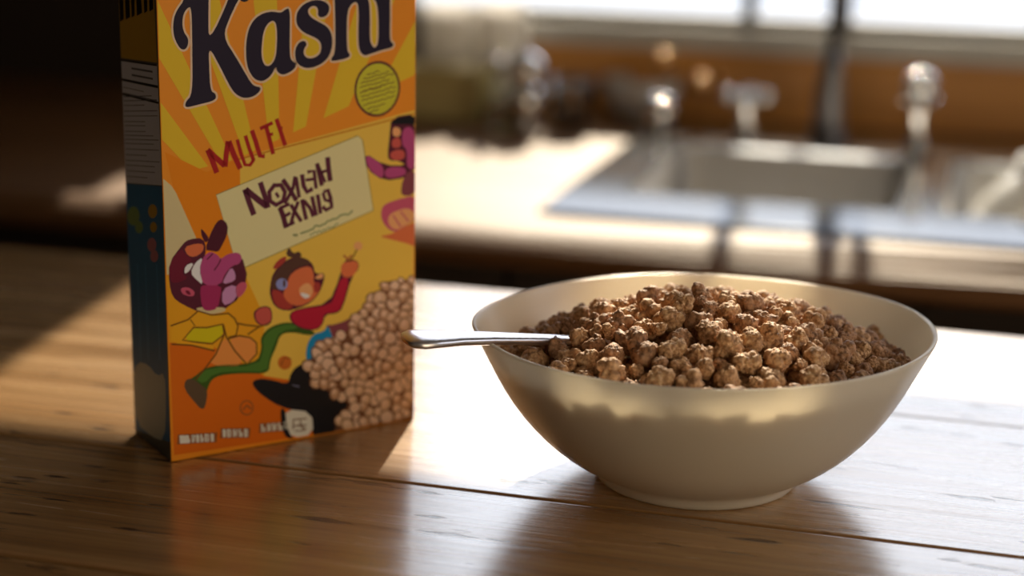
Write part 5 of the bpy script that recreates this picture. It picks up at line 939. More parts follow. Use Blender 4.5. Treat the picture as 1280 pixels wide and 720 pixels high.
  ('toast',10.56,0,['1241,424 1242,449 1261,468 1290,472 1323,458 1339,435 1334,412 1319,397 1288,394 1252,405']),
  ('puffc',10.6,0,['1245,423 1253,440 1267,459 1295,465 1314,453 1331,439 1328,417 1309,406 1289,401 1264,407']),
  ('puffd',10.64,0,['1265,442 1262,453 1273,454 1287,459 1295,458 1304,449 1303,437 1290,431 1278,428 1265,432']),
  ('toast',10.68,0,['1910,254 1879,247 1844,261 1808,288 1799,321 1809,350 1833,360 1872,347 1906,320 1919,285']),
  ('puffc',10.72,0,['1899,265 1875,252 1845,262 1815,291 1807,316 1812,340 1843,348 1870,341 1902,314 1912,287']),
  ('puffd',10.76,0,['1871,296 1861,296 1849,301 1832,309 1831,323 1828,334 1842,338 1862,334 1869,326 1873,309']),
  ('toast',10.8,0,['1564,277 1560,307 1577,327 1601,336 1630,328 1652,302 1659,276 1640,255 1620,244 1591,257']),
  ('puffa',10.84,0,['1573,282 1572,299 1586,316 1602,326 1632,318 1645,303 1649,282 1641,260 1612,257 1592,259']),
  ('puffd',10.88,0,['1586,301 1582,310 1593,318 1601,321 1609,316 1624,312 1623,297 1616,288 1606,288 1594,288']),
  ('toast',10.92,0,['1716,318 1695,315 1667,332 1644,358 1631,384 1645,409 1669,408 1700,393 1715,367 1727,342']),
  ('puffa',10.96,0,['1709,329 1691,323 1662,339 1651,357 1638,379 1653,397 1670,402 1695,390 1716,365 1717,346']),
  ('puffd',11.0,0,['1686,358 1678,360 1666,363 1656,377 1652,386 1662,391 1668,392 1682,389 1685,382 1693,368']),
  ('toast',11.04,0,['1378,336 1374,365 1391,388 1419,399 1452,399 1473,380 1472,356 1457,325 1435,317 1403,320']),
  ('puffa',11.08,0,['1384,343 1382,362 1395,382 1420,394 1447,394 1461,375 1467,354 1455,332 1429,326 1407,327']),
  ('puffd',11.12,0,['1398,367 1395,375 1400,383 1418,389 1424,392 1438,379 1439,369 1428,362 1423,352 1404,358']),
  ('toast',11.16,0,['1536,321 1515,304 1478,301 1451,321 1429,350 1437,379 1461,395 1490,396 1523,375 1539,345']),
  ('puffc',11.2,0,['1530,323 1511,311 1483,311 1458,324 1440,351 1446,379 1462,389 1490,387 1518,373 1535,349']),
  ('puffd',11.24,0,['1501,351 1493,339 1479,341 1464,350 1455,364 1462,378 1466,386 1484,382 1497,370 1497,361']),
  ('toast',11.28,0,['1539,282 1511,306 1504,333 1513,359 1536,372 1565,371 1588,349 1594,320 1591,294 1565,279']),
  ('puffc',11.32,0,['1539,294 1518,306 1510,331 1520,354 1537,361 1563,364 1587,342 1592,322 1583,299 1563,291']),
  ('puffd',11.36,0,['1537,321 1529,328 1528,339 1531,354 1536,355 1548,354 1557,345 1563,336 1562,323 1549,325']),
  ('toast',11.4,0,['1898,208 1878,203 1845,215 1831,241 1835,261 1855,281 1875,283 1900,270 1919,247 1918,223']),
  ('puffa',11.44,0,['1899,211 1875,209 1855,224 1843,238 1843,262 1852,273 1873,279 1895,271 1909,249 1911,228']),
  ('puffd',11.48,0,['1880,241 1872,244 1860,249 1850,260 1856,263 1856,270 1865,278 1881,266 1885,259 1888,246']),
  ('toast',11.52,0,['1606,250 1591,225 1558,221 1522,230 1499,257 1484,289 1502,309 1540,315 1574,305 1598,280']),
  ('puffa',11.56,0,['1600,256 1586,237 1554,228 1525,243 1507,260 1498,283 1510,304 1541,306 1573,298 1589,278']),
  ('puffd',11.6,0,['1570,274 1560,265 1544,260 1533,266 1517,280 1515,293 1524,301 1538,301 1554,298 1562,285']),
  ('toast',11.64,0,['1772,213 1752,184 1722,179 1681,193 1663,220 1662,254 1676,282 1709,289 1744,276 1769,243']),
  ('puffc',11.68,0,['1758,213 1746,197 1720,188 1693,200 1670,226 1669,253 1687,273 1713,278 1739,266 1764,242']),
  ('puffd',11.72,0,['1727,235 1726,230 1711,223 1696,231 1685,246 1689,254 1691,269 1710,267 1723,259 1727,249']),
  ('toast',11.76,0,['1177,344 1148,359 1132,390 1135,418 1157,437 1188,438 1217,419 1231,394 1226,364 1206,345']),
  ('puffb',11.8,0,['1178,348 1157,367 1145,390 1145,416 1161,432 1193,426 1214,418 1229,394 1224,369 1201,353']),
  ('puffd',11.84,0,['1176,386 1161,394 1156,401 1160,412 1168,423 1182,424 1192,414 1194,401 1198,393 1190,382']),
  ('toast',11.88,0,['1306,230 1283,259 1281,284 1299,304 1326,316 1356,309 1371,284 1369,259 1356,232 1330,226']),
  ('puffc',11.92,0,['1308,240 1290,256 1294,278 1306,304 1323,306 1349,299 1359,281 1362,258 1351,244 1330,232']),
  ('puffd',11.96,0,['1310,272 1302,280 1302,289 1310,301 1319,304 1331,303 1337,291 1338,282 1331,273 1323,270']),
  ('toast',12.0,0,['1654,255 1635,287 1643,318 1669,343 1707,353 1742,331 1754,303 1747,272 1723,241 1686,241']),
  ('puffb',12.04,0,['1658,262 1646,289 1655,313 1675,335 1701,344 1735,324 1749,298 1744,276 1714,251 1691,249']),
  ('puffd',12.08,0,['1671,292 1664,304 1666,318 1682,332 1697,328 1709,322 1712,309 1711,300 1704,289 1682,283']),
  ('toast',12.12,0,['1289,331 1266,322 1236,332 1218,347 1211,379 1214,398 1241,405 1265,398 1285,377 1294,351']),
  ('puffb',12.16,0,['1284,332 1262,329 1240,335 1227,350 1217,371 1224,388 1237,399 1261,394 1284,370 1290,352']),
  ('puffd',12.2,0,['1262,363 1249,361 1238,363 1230,370 1225,381 1235,388 1237,397 1253,387 1259,384 1264,373']),
  ('toast',12.24,0,['1366,251 1345,285 1344,322 1367,350 1403,352 1443,337 1460,305 1457,268 1435,246 1398,237']),
  ('puffc',12.28,0,['1368,265 1355,291 1352,318 1376,341 1403,343 1437,330 1449,304 1445,275 1428,254 1395,252']),
  ('puffd',12.32,0,['1382,294 1375,304 1373,320 1381,328 1398,332 1408,329 1420,316 1416,301 1411,292 1393,283']),
  ('toast',12.36,0,['1581,156 1553,175 1546,210 1557,236 1586,253 1620,245 1644,220 1652,195 1642,162 1617,147']),
  ('puffc',12.4,0,['1582,160 1560,183 1552,209 1565,232 1586,244 1614,242 1636,220 1640,197 1630,172 1611,161']),
  ('puffd',12.44,0,['1588,196 1576,203 1574,216 1576,228 1587,233 1601,230 1614,225 1612,214 1608,199 1596,197']),
  ('toast',12.48,0,['1903,117 1871,130 1837,160 1824,200 1840,230 1864,246 1900,238 1919,209 1919,174 1919,140']),
  ('puffa',12.52,0,['1897,134 1871,140 1847,161 1835,193 1847,221 1870,233 1894,227 1919,202 1919,175 1919,144']),
  ('puffd',12.56,0,['1888,168 1867,178 1855,183 1855,199 1861,217 1867,220 1886,219 1894,207 1903,192 1899,179']),
  ('toast',12.6,0,['1443,262 1424,280 1427,306 1434,334 1464,343 1486,339 1510,314 1511,288 1495,263 1472,251']),
  ('puffa',12.64,0,['1448,268 1431,286 1430,308 1442,325 1459,336 1487,331 1498,310 1504,289 1493,271 1475,262']),
  ('puffd',12.68,0,['1449,300 1442,305 1439,314 1452,324 1457,327 1468,327 1475,317 1482,303 1473,298 1463,291']),
  ('toast',12.72,0,['1251,253 1226,278 1223,305 1228,341 1254,361 1284,360 1302,337 1313,301 1303,274 1275,254']),
  ('puffb',12.76,0,['1250,265 1237,283 1228,309 1238,329 1260,352 1278,347 1297,329 1306,306 1293,277 1274,260']),
  ('puffd',12.8,0,['1252,302 1249,308 1240,317 1250,332 1255,342 1266,343 1274,329 1279,321 1272,303 1264,300']),
  ('toast',12.84,0,['1487,170 1467,191 1471,226 1481,255 1511,271 1547,267 1564,238 1567,205 1544,178 1515,164']),
  ('puffa',12.88,0,['1496,179 1474,200 1480,223 1488,250 1518,259 1541,256 1556,235 1558,207 1542,186 1514,173']),
  ('puffd',12.92,0,['1498,213 1488,224 1488,235 1493,246 1506,251 1521,253 1525,243 1529,226 1522,215 1506,209']),
  ('toast',12.96,0,['1547,154 1529,129 1501,125 1469,134 1442,153 1433,185 1451,204 1481,210 1514,200 1536,177']),
  ('puffb',13.0,0,['1538,154 1524,141 1498,132 1474,138 1451,159 1448,177 1457,200 1482,204 1511,197 1530,182']),
  ('puffd',13.04,0,['1504,175 1503,169 1489,166 1471,172 1465,177 1465,184 1470,198 1480,195 1490,196 1502,190']),
  ('toast',13.08,0,['1598,207 1598,244 1618,271 1653,284 1687,272 1719,237 1724,203 1704,175 1663,160 1627,176']),
  ('puffc',13.12,0,['1605,213 1606,245 1618,266 1655,271 1685,259 1709,235 1711,206 1693,182 1665,172 1633,182']),
  ('puffd',13.16,0,['1626,233 1624,245 1634,259 1647,261 1668,258 1673,241 1674,228 1669,214 1657,211 1638,215']),
  ('toast',13.2,0,['1392,196 1373,211 1368,238 1377,260 1398,275 1424,272 1441,251 1449,232 1434,206 1417,190']),
  ('puffc',13.24,0,['1397,206 1385,220 1375,241 1383,257 1399,265 1425,262 1435,250 1444,228 1435,210 1418,202']),
  ('puffd',13.28,0,['1397,229 1387,237 1386,251 1388,259 1402,262 1408,262 1417,256 1416,244 1412,239 1406,233']),
  ('toast',13.32,0,['1386,138 1378,166 1381,197 1414,212 1444,217 1473,197 1482,171 1476,140 1450,116 1417,121']),
  ('puffc',13.36,0,['1396,144 1386,165 1391,188 1412,207 1439,209 1465,192 1477,172 1464,146 1443,130 1418,126']),
  ('puffd',13.4,0,['1407,167 1401,180 1401,191 1414,203 1426,204 1439,191 1449,178 1440,172 1428,165 1417,162']),
  ('toast',13.44,0,['1784,130 1753,148 1740,174 1736,204 1755,221 1784,226 1807,210 1827,189 1828,155 1809,139']),
  ('puffb',13.48,0,['1781,140 1755,154 1747,174 1747,195 1758,212 1781,217 1808,209 1823,186 1820,159 1807,144']),
  ('puffd',13.52,0,['1778,173 1761,183 1755,192 1761,202 1768,210 1773,214 1789,205 1790,194 1793,182 1788,176']),
  ('toast',13.56,0,['1897,97 1878,80 1841,88 1815,111 1804,139 1804,165 1825,180 1863,174 1887,152 1902,123']),
  ('puffb',13.6,0,['1889,102 1874,93 1842,97 1819,110 1811,139 1813,160 1831,167 1862,162 1886,147 1899,121']),
  ('puffd',13.64,0,['1869,131 1859,123 1843,126 1827,139 1828,148 1829,160 1840,165 1849,159 1864,148 1870,140']),
  ('toast',13.68,0,['1659,108 1636,129 1635,165 1652,193 1679,208 1712,203 1727,178 1731,150 1716,119 1688,103']),
  ('puffa',13.72,0,['1663,112 1642,134 1643,166 1654,187 1679,199 1707,194 1722,176 1728,149 1713,125 1688,109']),
  ('puffd',13.76,0,['1667,147 1653,161 1657,171 1666,183 1671,196 1684,187 1696,182 1696,165 1693,150 1679,144']),
  ('toast',9.0,0,['1515,93 1503,112 1510,141 1526,157 1555,158 1581,147 1593,123 1589,99 1571,81 1543,77']),
  ('puffa',9.04,0,['1524,95 1513,113 1515,139 1534,153 1558,156 1573,142 1585,122 1584,103 1567,89 1544,87']),
  ('puffd',9.08,0,['1533,121 1523,130 1529,140 1533,146 1548,147 1554,143 1562,137 1561,122 1555,118 1541,112']),
  ('toast',9.12,0,['1811,38 1782,43 1750,72 1735,115 1739,146 1762,162 1789,162 1823,133 1841,89 1834,54']),
  ('puffa',9.16,0,['1813,47 1780,59 1758,75 1744,108 1750,137 1766,150 1788,152 1815,128 1831,92 1825,69']),
  ('puffd',9.2,0,['1794,87 1776,91 1765,102 1758,118 1764,131 1768,139 1780,136 1797,128 1800,109 1798,95']),
  ('toast',9.24,0,['1425,69 1399,82 1386,107 1395,130 1411,147 1434,149 1457,133 1468,108 1470,79 1450,68']),
  ('puffc',9.28,0,['1424,76 1403,86 1395,104 1398,124 1412,140 1436,144 1455,128 1467,108 1461,90 1448,71']),
  ('puffd',9.32,0,['1418,102 1410,108 1407,121 1408,128 1413,136 1430,140 1435,135 1441,120 1441,110 1431,104']),
  ('toast',9.36,0,['1687,88 1671,70 1641,63 1608,71 1585,89 1577,120 1591,145 1621,149 1656,141 1677,118']),
  ('puffa',9.4,0,['1680,96 1662,73 1637,70 1612,72 1592,92 1583,121 1596,134 1624,145 1648,137 1674,113']),
  ('puffd',9.44,0,['1643,112 1639,106 1630,98 1612,108 1608,113 1607,127 1612,137 1622,140 1635,132 1640,126']),
  ('toast',9.48,0,['1903,44 1885,21 1853,20 1819,32 1796,60 1793,86 1808,111 1844,107 1872,97 1895,73']),
  ('puffc',9.52,0,['1893,48 1875,30 1850,25 1820,40 1805,56 1802,80 1815,102 1840,106 1873,89 1886,67']),
  ('puffd',9.56,0,['1865,66 1855,65 1838,63 1824,66 1815,79 1814,87 1824,93 1836,95 1849,94 1861,82']),
  ('toast',9.6,0,['1421,91 1397,71 1362,69 1331,83 1302,111 1305,146 1320,170 1359,173 1395,154 1418,128']),
  ('puffc',9.64,0,['1404,100 1390,78 1367,74 1337,85 1317,112 1310,142 1330,162 1354,163 1389,148 1404,125']),
  ('puffd',9.68,0,['1377,122 1371,117 1352,111 1337,117 1329,130 1331,144 1335,154 1352,154 1368,148 1377,135']),
  ('toast',9.72,0,['1724,-7 1685,-7 1654,21 1638,52 1637,92 1664,110 1705,108 1739,86 1755,54 1752,14']),
  ('puffc',9.76,0,['1722,6 1689,6 1656,22 1643,51 1646,84 1668,98 1705,103 1734,82 1750,50 1746,24']),
  ('puffd',9.8,0,['1699,45 1685,47 1671,55 1663,65 1671,81 1674,88 1693,91 1706,81 1710,67 1709,53']),
  ('toast',9.84,0,['1641,21 1622,6 1591,6 1562,19 1535,44 1534,66 1545,86 1582,89 1616,70 1638,45']),
  ('puffc',9.88,0,['1627,29 1616,17 1592,17 1562,22 1547,46 1540,66 1558,80 1578,80 1609,66 1629,46']),
  ('puffd',9.92,0,['1598,54 1596,48 1579,44 1568,51 1555,61 1554,71 1564,78 1574,77 1592,68 1595,58']),
  ('toast',9.96,0,['1778,-10 1753,4 1742,43 1758,71 1783,91 1811,89 1838,63 1844,35 1834,1 1806,-11']),
  ('puffb',10.0,0,['1780,-7 1763,12 1751,41 1765,63 1787,82 1808,82 1826,63 1833,37 1832,9 1807,-11']),
  ('puffd',10.04,0,['1784,26 1770,41 1767,48 1775,62 1785,75 1793,74 1808,59 1805,53 1808,36 1792,26']),
  ('toast',10.08,0,['1293,49 1265,63 1257,90 1267,117 1284,136 1314,137 1331,120 1340,92 1335,67 1321,47']),
  ('puffa',10.12,0,['1293,58 1275,69 1267,93 1267,111 1287,127 1306,131 1327,115 1334,88 1329,71 1316,50']),
  ('puffd',10.16,0,['1288,87 1282,90 1274,108 1278,115 1286,120 1301,125 1304,115 1310,106 1312,95 1299,86']),
  ('toast',10.2,0,['1531,-3 1488,-1 1460,9 1441,41 1451,80 1472,104 1511,97 1549,75 1563,37 1561,-3']),
  ('puffb',10.24,0,['1529,-2 1493,-1 1461,14 1455,42 1456,74 1481,92 1516,88 1545,67 1554,35 1549,9']),
  ('puffd',10.28,0,['1509,25 1492,33 1474,38 1467,56 1477,69 1484,78 1502,78 1518,69 1518,51 1518,34']),
  ('toast',10.32,0,['1445,0 1423,1 1395,12 1390,40 1394,67 1412,78 1444,74 1465,54 1477,29 1471,3']),
  ('puffc',10.36,0,['1443,0 1425,1 1404,21 1394,45 1405,62 1419,75 1439,68 1457,48 1465,27 1463,5']),
  ('puffd',10.4,0,['1431,32 1417,29 1409,39 1410,48 1412,62 1419,65 1433,66 1435,56 1441,44 1440,33']),
  ('toast',10.44,0,['1419,5 1393,2 1355,3 1323,21 1313,56 1319,90 1345,105 1381,100 1413,75 1430,40']),
  ('puffa',10.48,0,['1416,15 1393,2 1358,10 1332,27 1320,57 1331,84 1350,95 1379,90 1405,66 1418,37']),
  ('puffd',10.52,0,['1382,44 1372,41 1355,41 1344,52 1340,68 1345,81 1354,82 1369,79 1384,73 1389,55']),
 ],
 'side_panel_print': [
  ('gold3',1,0,['721,3559 49,3653 22,2779 719,2733']),
  ('black',2,0,['698,3345 610,3351 622,3007 697,2982']),
  ('black',2,0,['588,3353 501,3359 497,3033 585,3005']),
  ('black',2,0,['472,3361 386,3367 410,3052 468,3030']),
  ('black',2,0,['372,3368 288,3374 268,3082 367,3052']),
  ('black',2,0,['232,3378 150,3384 170,3103 226,3082']),
  ('black',2,0,['136,3385 55,3391 60,3126 129,3103']),
  ('paper3',1,0,['718,2722 22,2767 -3,1961 716,1857']),
  ('black',3,1.1,['711,2717 29,2761']),
  ('black',3,1.76,['710,2584 24,2620']),
  ('black',3,1.43,['710,2483 21,2514']),
  ('grey3',3,1.32,['508,2685 111,2709']),
  ('grey3',3,1.32,['507,2640 110,2662']),
  ('grey3',3,0.55,['687,2534 286,2554']),
  ('grey3',3,0.55,['687,2495 50,2524']),
  ('grey3',3,0.55,['687,2466 142,2545']),
  ('grey3',3,0.55,['687,2438 50,2530']),
  ('grey3',3,0.55,['687,2405 284,2463']),
  ('grey3',3,0.55,['687,2366 48,2458']),
  ('grey3',3,0.55,['687,2332 47,2424']),
  ('grey3',3,0.55,['686,2293 282,2351']),
  ('grey3',3,0.55,['686,2265 281,2323']),
  ('grey3',3,0.55,['686,2225 280,2284']),
  ('grey3',3,0.55,['686,2197 135,2276']),
  ('grey3',3,0.55,['686,2169 42,2262']),
  ('grey3',3,0.55,['686,2140 134,2220']),
  ('grey3',3,0.55,['686,2101 40,2194']),
  ('grey3',3,0.55,['686,2061 277,2120']),
  ('grey3',3,0.55,['685,2021 38,2115']),
  ('grey3',3,0.55,['685,1987 130,2067']),
  ('grey3',3,0.55,['685,1947 129,2028']),
  ('grey3',3,0.55,['685,1907 274,1967']),
  ('teal3',1,0,['716,1851 -3,1955 -58,147 712,29']),
  ('olive3',3,0,['452,1667 461,1644 480,1621 509,1600 544,1583 583,1572 621,1568 655,1571 681,1582 697,1598 701,1619 692,1642 672,1665 643,1686 607,1703 568,1714 531,1717 497,1714 472,1703 456,1687']),
  ('gold3',3,0,['111,1766 117,1750 130,1733 150,1719 174,1707 200,1700 227,1697 250,1700 268,1707 279,1719 282,1733 276,1749 263,1766 243,1780 218,1792 191,1799 165,1802 142,1799 125,1792 114,1780']),
  ('gold3',3,0,['127,1652 131,1640 141,1627 156,1616 174,1607 194,1602 214,1599 232,1601 245,1607 253,1615 255,1626 251,1639 241,1651 226,1662 208,1671 188,1677 168,1679 151,1677 137,1671 129,1663']),
  ('rose3',3,0,['147,1525 153,1509 166,1492 186,1477 211,1465 238,1457 264,1454 288,1456 306,1463 317,1474 320,1489 314,1506 301,1523 280,1538 255,1550 229,1558 202,1561 179,1558 161,1551 150,1540']),
  ('rose3',3,0,['120,1452 124,1438 136,1424 154,1410 175,1399 198,1392 222,1389 242,1391 258,1397 268,1408 270,1420 265,1435 253,1450 235,1463 214,1474 190,1481 167,1483 147,1482 132,1475 122,1465']),
  ('olive3',3,0,['394,1599 399,1584 411,1570 429,1556 452,1546 476,1539 500,1536 521,1538 538,1545 548,1555 550,1568 545,1583 532,1597 514,1611 491,1621 467,1628 443,1631 422,1629 406,1622 397,1612']),
  ('reflect3',3,0,['700,455 636,533 546,581 434,600 340,598 265,578 187,584 109,618 67,586 60,489 71,361 99,200 176,108 301,87 443,79 603,85 696,171 721,334']),  # beige reflection low on the side, painted in with the print
  ('teal4',2,1.1,['727,1265 737,848 736,548']),
  ('teal4',2,1.1,['530,1307 539,897 536,602']),
  ('teal4',2,1.1,['371,1342 378,937 375,645']),
  ('teal4',2,1.1,['154,1389 159,990 154,704']),
 ],
}
INK = {'yellow': [0.809, 0.551, 0.028], 'amber': [0.858, 0.39, 0.012], 'gold': [0.879, 0.578, 0.085], 'cream': [0.714, 0.596, 0.321], 'orange': [0.858, 0.26, 0.004], 'deep': [0.761, 0.16, 0.004], 'dorange': [0.627, 0.206, 0.004], 'halo': [0.809, 0.596, 0.409], 'ink': [0.044, 0.026, 0.093], 'brown': [0.117, 0.022, 0.028], 'lime': [0.627, 0.596, 0.039], 'red': [0.437, 0.014, 0.015], 'dline': [0.313, 0.232, 0.052], 'card': [0.818, 0.745, 0.39], 'plum': [0.117, 0.018, 0.046], 'olive': [0.313, 0.354, 0.153], 'line': [0.102, 0.011, 0.032], 'maroon': [0.17, 0.008, 0.032], 'orangeskin': [0.761, 0.182, 0.067], 'white': [0.858, 0.855, 0.88], 'pink': [0.508, 0.072, 0.245], 'magenta': [0.404, 0.026, 0.128], 'pale': [0.627, 0.29, 0.565], 'rose': [0.627, 0.103, 0.193], 'maroon2': [0.08, 0.007, 0.024], 'amber2': [0.88, 0.427, 0.012], 'yell2': [0.714, 0.596, 0.006], 'peach': [0.88, 0.321, 0.067], 'brown2': [0.17, 0.06, 0.006], 'redskin': [0.627, 0.103, 0.085], 'dgreen': [0.044, 0.103, 0.01], 'green': [0.08, 0.206, 0.028], 'shoe': [0.117, 0.072, 0.039], 'hair': [0.102, 0.044, 0.032], 'redhair': [0.437, 0.048, 0.039], 'pale2': [0.88, 0.427, 0.181], 'steel': [0.286, 0.321, 0.686], 'crimson': [0.508, 0.011, 0.046], 'teal': [0.008, 0.29, 0.624], 'plum2': [0.26, 0.06, 0.085], 'black': [0.013, 0.01, 0.024], 'halo2': [0.17, 0.182, 0.321], 'paper': [0.809, 0.799, 0.751], 'rust': [0.627, 0.16, 0.019], 'brown3': [0.313, 0.103, 0.028], 'toast': [0.191, 0.078, 0.037], 'puffa': [0.724, 0.474, 0.305], 'puffb': [0.586, 0.341, 0.205], 'puffc': [0.799, 0.56, 0.409], 'puffd': [0.838, 0.596, 0.448], 'gold3': [0.52, 0.32, 0.038], 'paper3': [0.626, 0.642, 0.727], 'grey3': [0.106, 0.105, 0.134], 'teal3': [0.043, 0.18, 0.385], 'teal4': [0.114, 0.346, 0.642], 'olive3': [0.235, 0.365, 0.134], 'rose3': [0.52, 0.205, 0.255], 'reflect3': [0.52, 0.52, 0.423]}

BXA = math.radians(47.998)
W_, D_, H_ = .193, .0712, .345
cbx = thing('cereal_box', 'tall orange cereal carton with dark lettering standing left of the bowl', 'box', (.1891, -1.5311, 0), BXA)
M['carton'] = plain('orange_carton', (.88, .30, .008), .38, var=.03, scale=12, spec=.35)
M['carton_side'] = plain('dull_carton_board', (.10, .09, .07), .6, var=.1)
bm = bmesh.new(); box(bm, 0, W_, 0, D_, .0003, H_, .0008)
for f in bm.faces:
    n = f.normal
    f.material_index = 0 if n.y < -.5 else 1
link('carton', bm, [M['carton'], M['carton_side']], cbx)
bm = bmesh.new(); box(bm, .002, W_ - .002, .006, D_ * .62, H_, H_ + .0006); box(bm, .07, .12, .03, D_ - .004, H_ + .0007, H_ + .0013); link('top_flap', bm, M['carton'], cbx)
IM = {k: plain('print_' + k, tuple(c * (.32 if k in ('ink', 'black') else 1) for c in v), .45, spec=.2) for k, v in INK.items()}
def parse(s): return [tuple(float(q) / 10000 for q in pr.split(',')) for pr in s.split(' ')]
def art(part, items):
    sidep = part == 'side_panel_print'
    cols = []; bm = bmesh.new()
    XM = D_ if sidep else W_
    def P(s, z, lay):
        d = .00008 + lay * .00001
        s = min(max(s, .0006), XM - .0006); z = min(max(z, .0012), H_ - .0005)
        return (-d, s, z) if sidep else (s, -d, z)
    for col, lay, w, rings in items:
        if col not in cols: cols.append(col)
        ci = cols.index(col); rings = [parse(r) for r in rings]
        if w == 0:
            flat = [q for r in rings for q in r]
            vs = [bm.verts.new(P(s, z, lay)) for s, z in flat]
            for tri in geometry.tessellate_polygon([[Vector((s, z, 0)) for s, z in r] for r in rings]):
                try: f = bm.faces.new([vs[i] for i in tri]); f.material_index = ci
                except ValueError: pass
        else:
            L = rings[0]; w2 = w / 2000.0; left = []; right = []
            for i, q in enumerate(L):
                a = Vector(L[max(i - 1, 0)]); b = Vector(L[min(i + 1, len(L) - 1)])
                if i == 0 and (Vector(L[0]) - Vector(L[-1])).length < 1e-6 and len(L) > 3: a = Vector(L[-2])
                if i == len(L) - 1 and (Vector(L[0]) - Vector(L[-1])).length < 1e-6 and len(L) > 3: b = Vector(L[1])
                d = (b - a); d = d.normalized() if d.length > 1e-9 else Vector((1, 0)); n = Vector((-d.y, d.x)) * w2
                e = d * (w2 * .3 if i == len(L) - 1 else (-w2 * .3 if i == 0 else 0))
                left.append(bm.verts.new(P(q[0] + n.x + e.x, q[1] + n.y + e.y, lay))); right.append(bm.verts.new(P(q[0] - n.x + e.x, q[1] - n.y + e.y, lay)))
            for i in range(len(L) - 1):
                f = bm.faces.new((left[i], left[i + 1], right[i + 1], right[i])); f.material_index = ci
    bmesh.ops.delete(bm, geom=[f for f in bm.faces if f.calc_area() < 1e-12], context='FACES')
    # keep every printed face turned outwards
    for f in bm.faces:
        f.normal_update(); out_ = -f.normal.x if sidep else -f.normal.y
        if out_ < 0: f.normal_flip()
    me = bpy.data.meshes.new(part); bm.to_mesh(me); bm.free()
    for c in cols: me.materials.append(IM[c])
    ob = bpy.data.objects.new(part, me); C.objects.link(ob); ob.parent = cbx
    return ob
PLAB = {'brand_lettering': 'large dark purple brand lettering', 'flavour_lettering': 'dark red hand-drawn word', 'name_card': 'cream card with plum lettering', 'seal': 'round yellow seal with small dark lines',
        'printed_cereal_heap': 'printed picture of tan cereal pieces', 'side_panel_print': 'narrow side with small text over dark teal', 'printed_runner': 'printed cartoon figure with pink face', 'printed_dancer': 'printed cartoon figure in a red top and green tights'}
for k, it in ART.items():
    ob = art(k, it)
    if k in PLAB: ob['label'] = PLAB[k]

# ------------------------------------------------------------------ bowl
BX, BY = .541, -1.437
RIM = sorted([(193, .157), (162, .149), (135, .147), (110, .150), (83, .150), (60, .159), (40, .166), (18, .160), (-7, .149), (-42, .139), (-81, .139), (-107, .144), (-134, .149), (-152, .152)], key=lambda q: q[0] % 360)
def rim_r(a):
    a = math.degrees(a) % 360; A = [(q[0] % 360, q[1]) for q in RIM]; n = len(A)
    for i in range(n):
        a0, r0 = A[i]; a1, r1 = A[(i + 1) % n]
        if i == n - 1: a1 += 360
        aa = a if a >= A[0][0] else a + 360
        if a0 <= aa <= a1:
            t = (aa - a0) / (a1 - a0); rm = A[i - 1][1]; rp = A[(i + 2) % n][1]
            return .5 * ((2 * r0) + (-rm + r1) * t + (2 * rm - 5 * r0 + 4 * r1 - rp) * t * t + (-rm + 3 * r0 - 3 * r1 + rp) * t ** 3)
    return .15
NB = 96
smooth_r = [rim_r(2 * PI * i / NB) for i in range(NB)]
for _ in range(6): smooth_r = [(smooth_r[i - 1] + 2 * smooth_r[i] + smooth_r[(i + 1) % NB]) / 4 for i in range(NB)]
def rimr(a):
    t = (a / (2 * PI) * NB) % NB; i = int(t); return smooth_r[i] * (1 - (t - i)) + smooth_r[(i + 1) % NB] * (t - i)
# (blend 0 = round foot, 1 = rim outline; radius factor; z)
RF = .070
outer = [(0, .0, .004), (0, .059, .004), (0, .063, 0.0), (0, .069, 0.0), (0, .070, .004), (.02, .071, .009), (.10, .083, .0135), (.25, .098, .023), (.42, .111, .034), (.6, .1235, .048), (.76, .1335, .063), (.88, .1415, .079), (.96, .1485, .093), (1, .1535, .1035), (1, .1545, .1055), (1, .1537, .1068)]
inner = [(1, .1515, .1065), (1, .1503, .1045), (.96, .1458, .093), (.88, .1385, .079), (.76, .1303, .064), (.6, .1200, .0500), (.42, .107, .037), (.25, .092, .0265), (.10, .072, .019), (0, .045, .0155), (0, .0, .0145)]
MEANR = .1535
def bowl_pt(bl, r, z, i):
    a = 2 * PI * i / NB; k = 1 + bl * (smooth_r[i] / MEANR - 1)
    return Vector((r * k * math.cos(a), r * k * math.sin(a), z))
bm = bmesh.new(); rings = []
for bl, r, z in outer + inner:
    rings.append([bm.verts.new((0, 0, z))] if r == 0 else [bm.verts.new(bowl_pt(bl, r, z, i)) for i in range(NB)])
for a, b in zip(rings, rings[1:]):
    for i in range(NB):
        j = (i + 1) % NB
        if len(a) == 1: bm.faces.new((a[0], b[i], b[j]))
        elif len(b) == 1: bm.faces.new((a[i], a[j], b[0]))
        else: bm.faces.new((a[i], a[j], b[j], b[i]))
bowl = link('cereal_bowl', bm, M['porcelain'], smooth=True, loc=(BX, BY, 0))
tag(bowl, 'large cream porcelain bowl with a soft square rim, full of cereal', 'bowl')
sub = bowl.modifiers.new('smooth', 'SUBSURF'); sub.levels = 1; sub.render_levels = 1

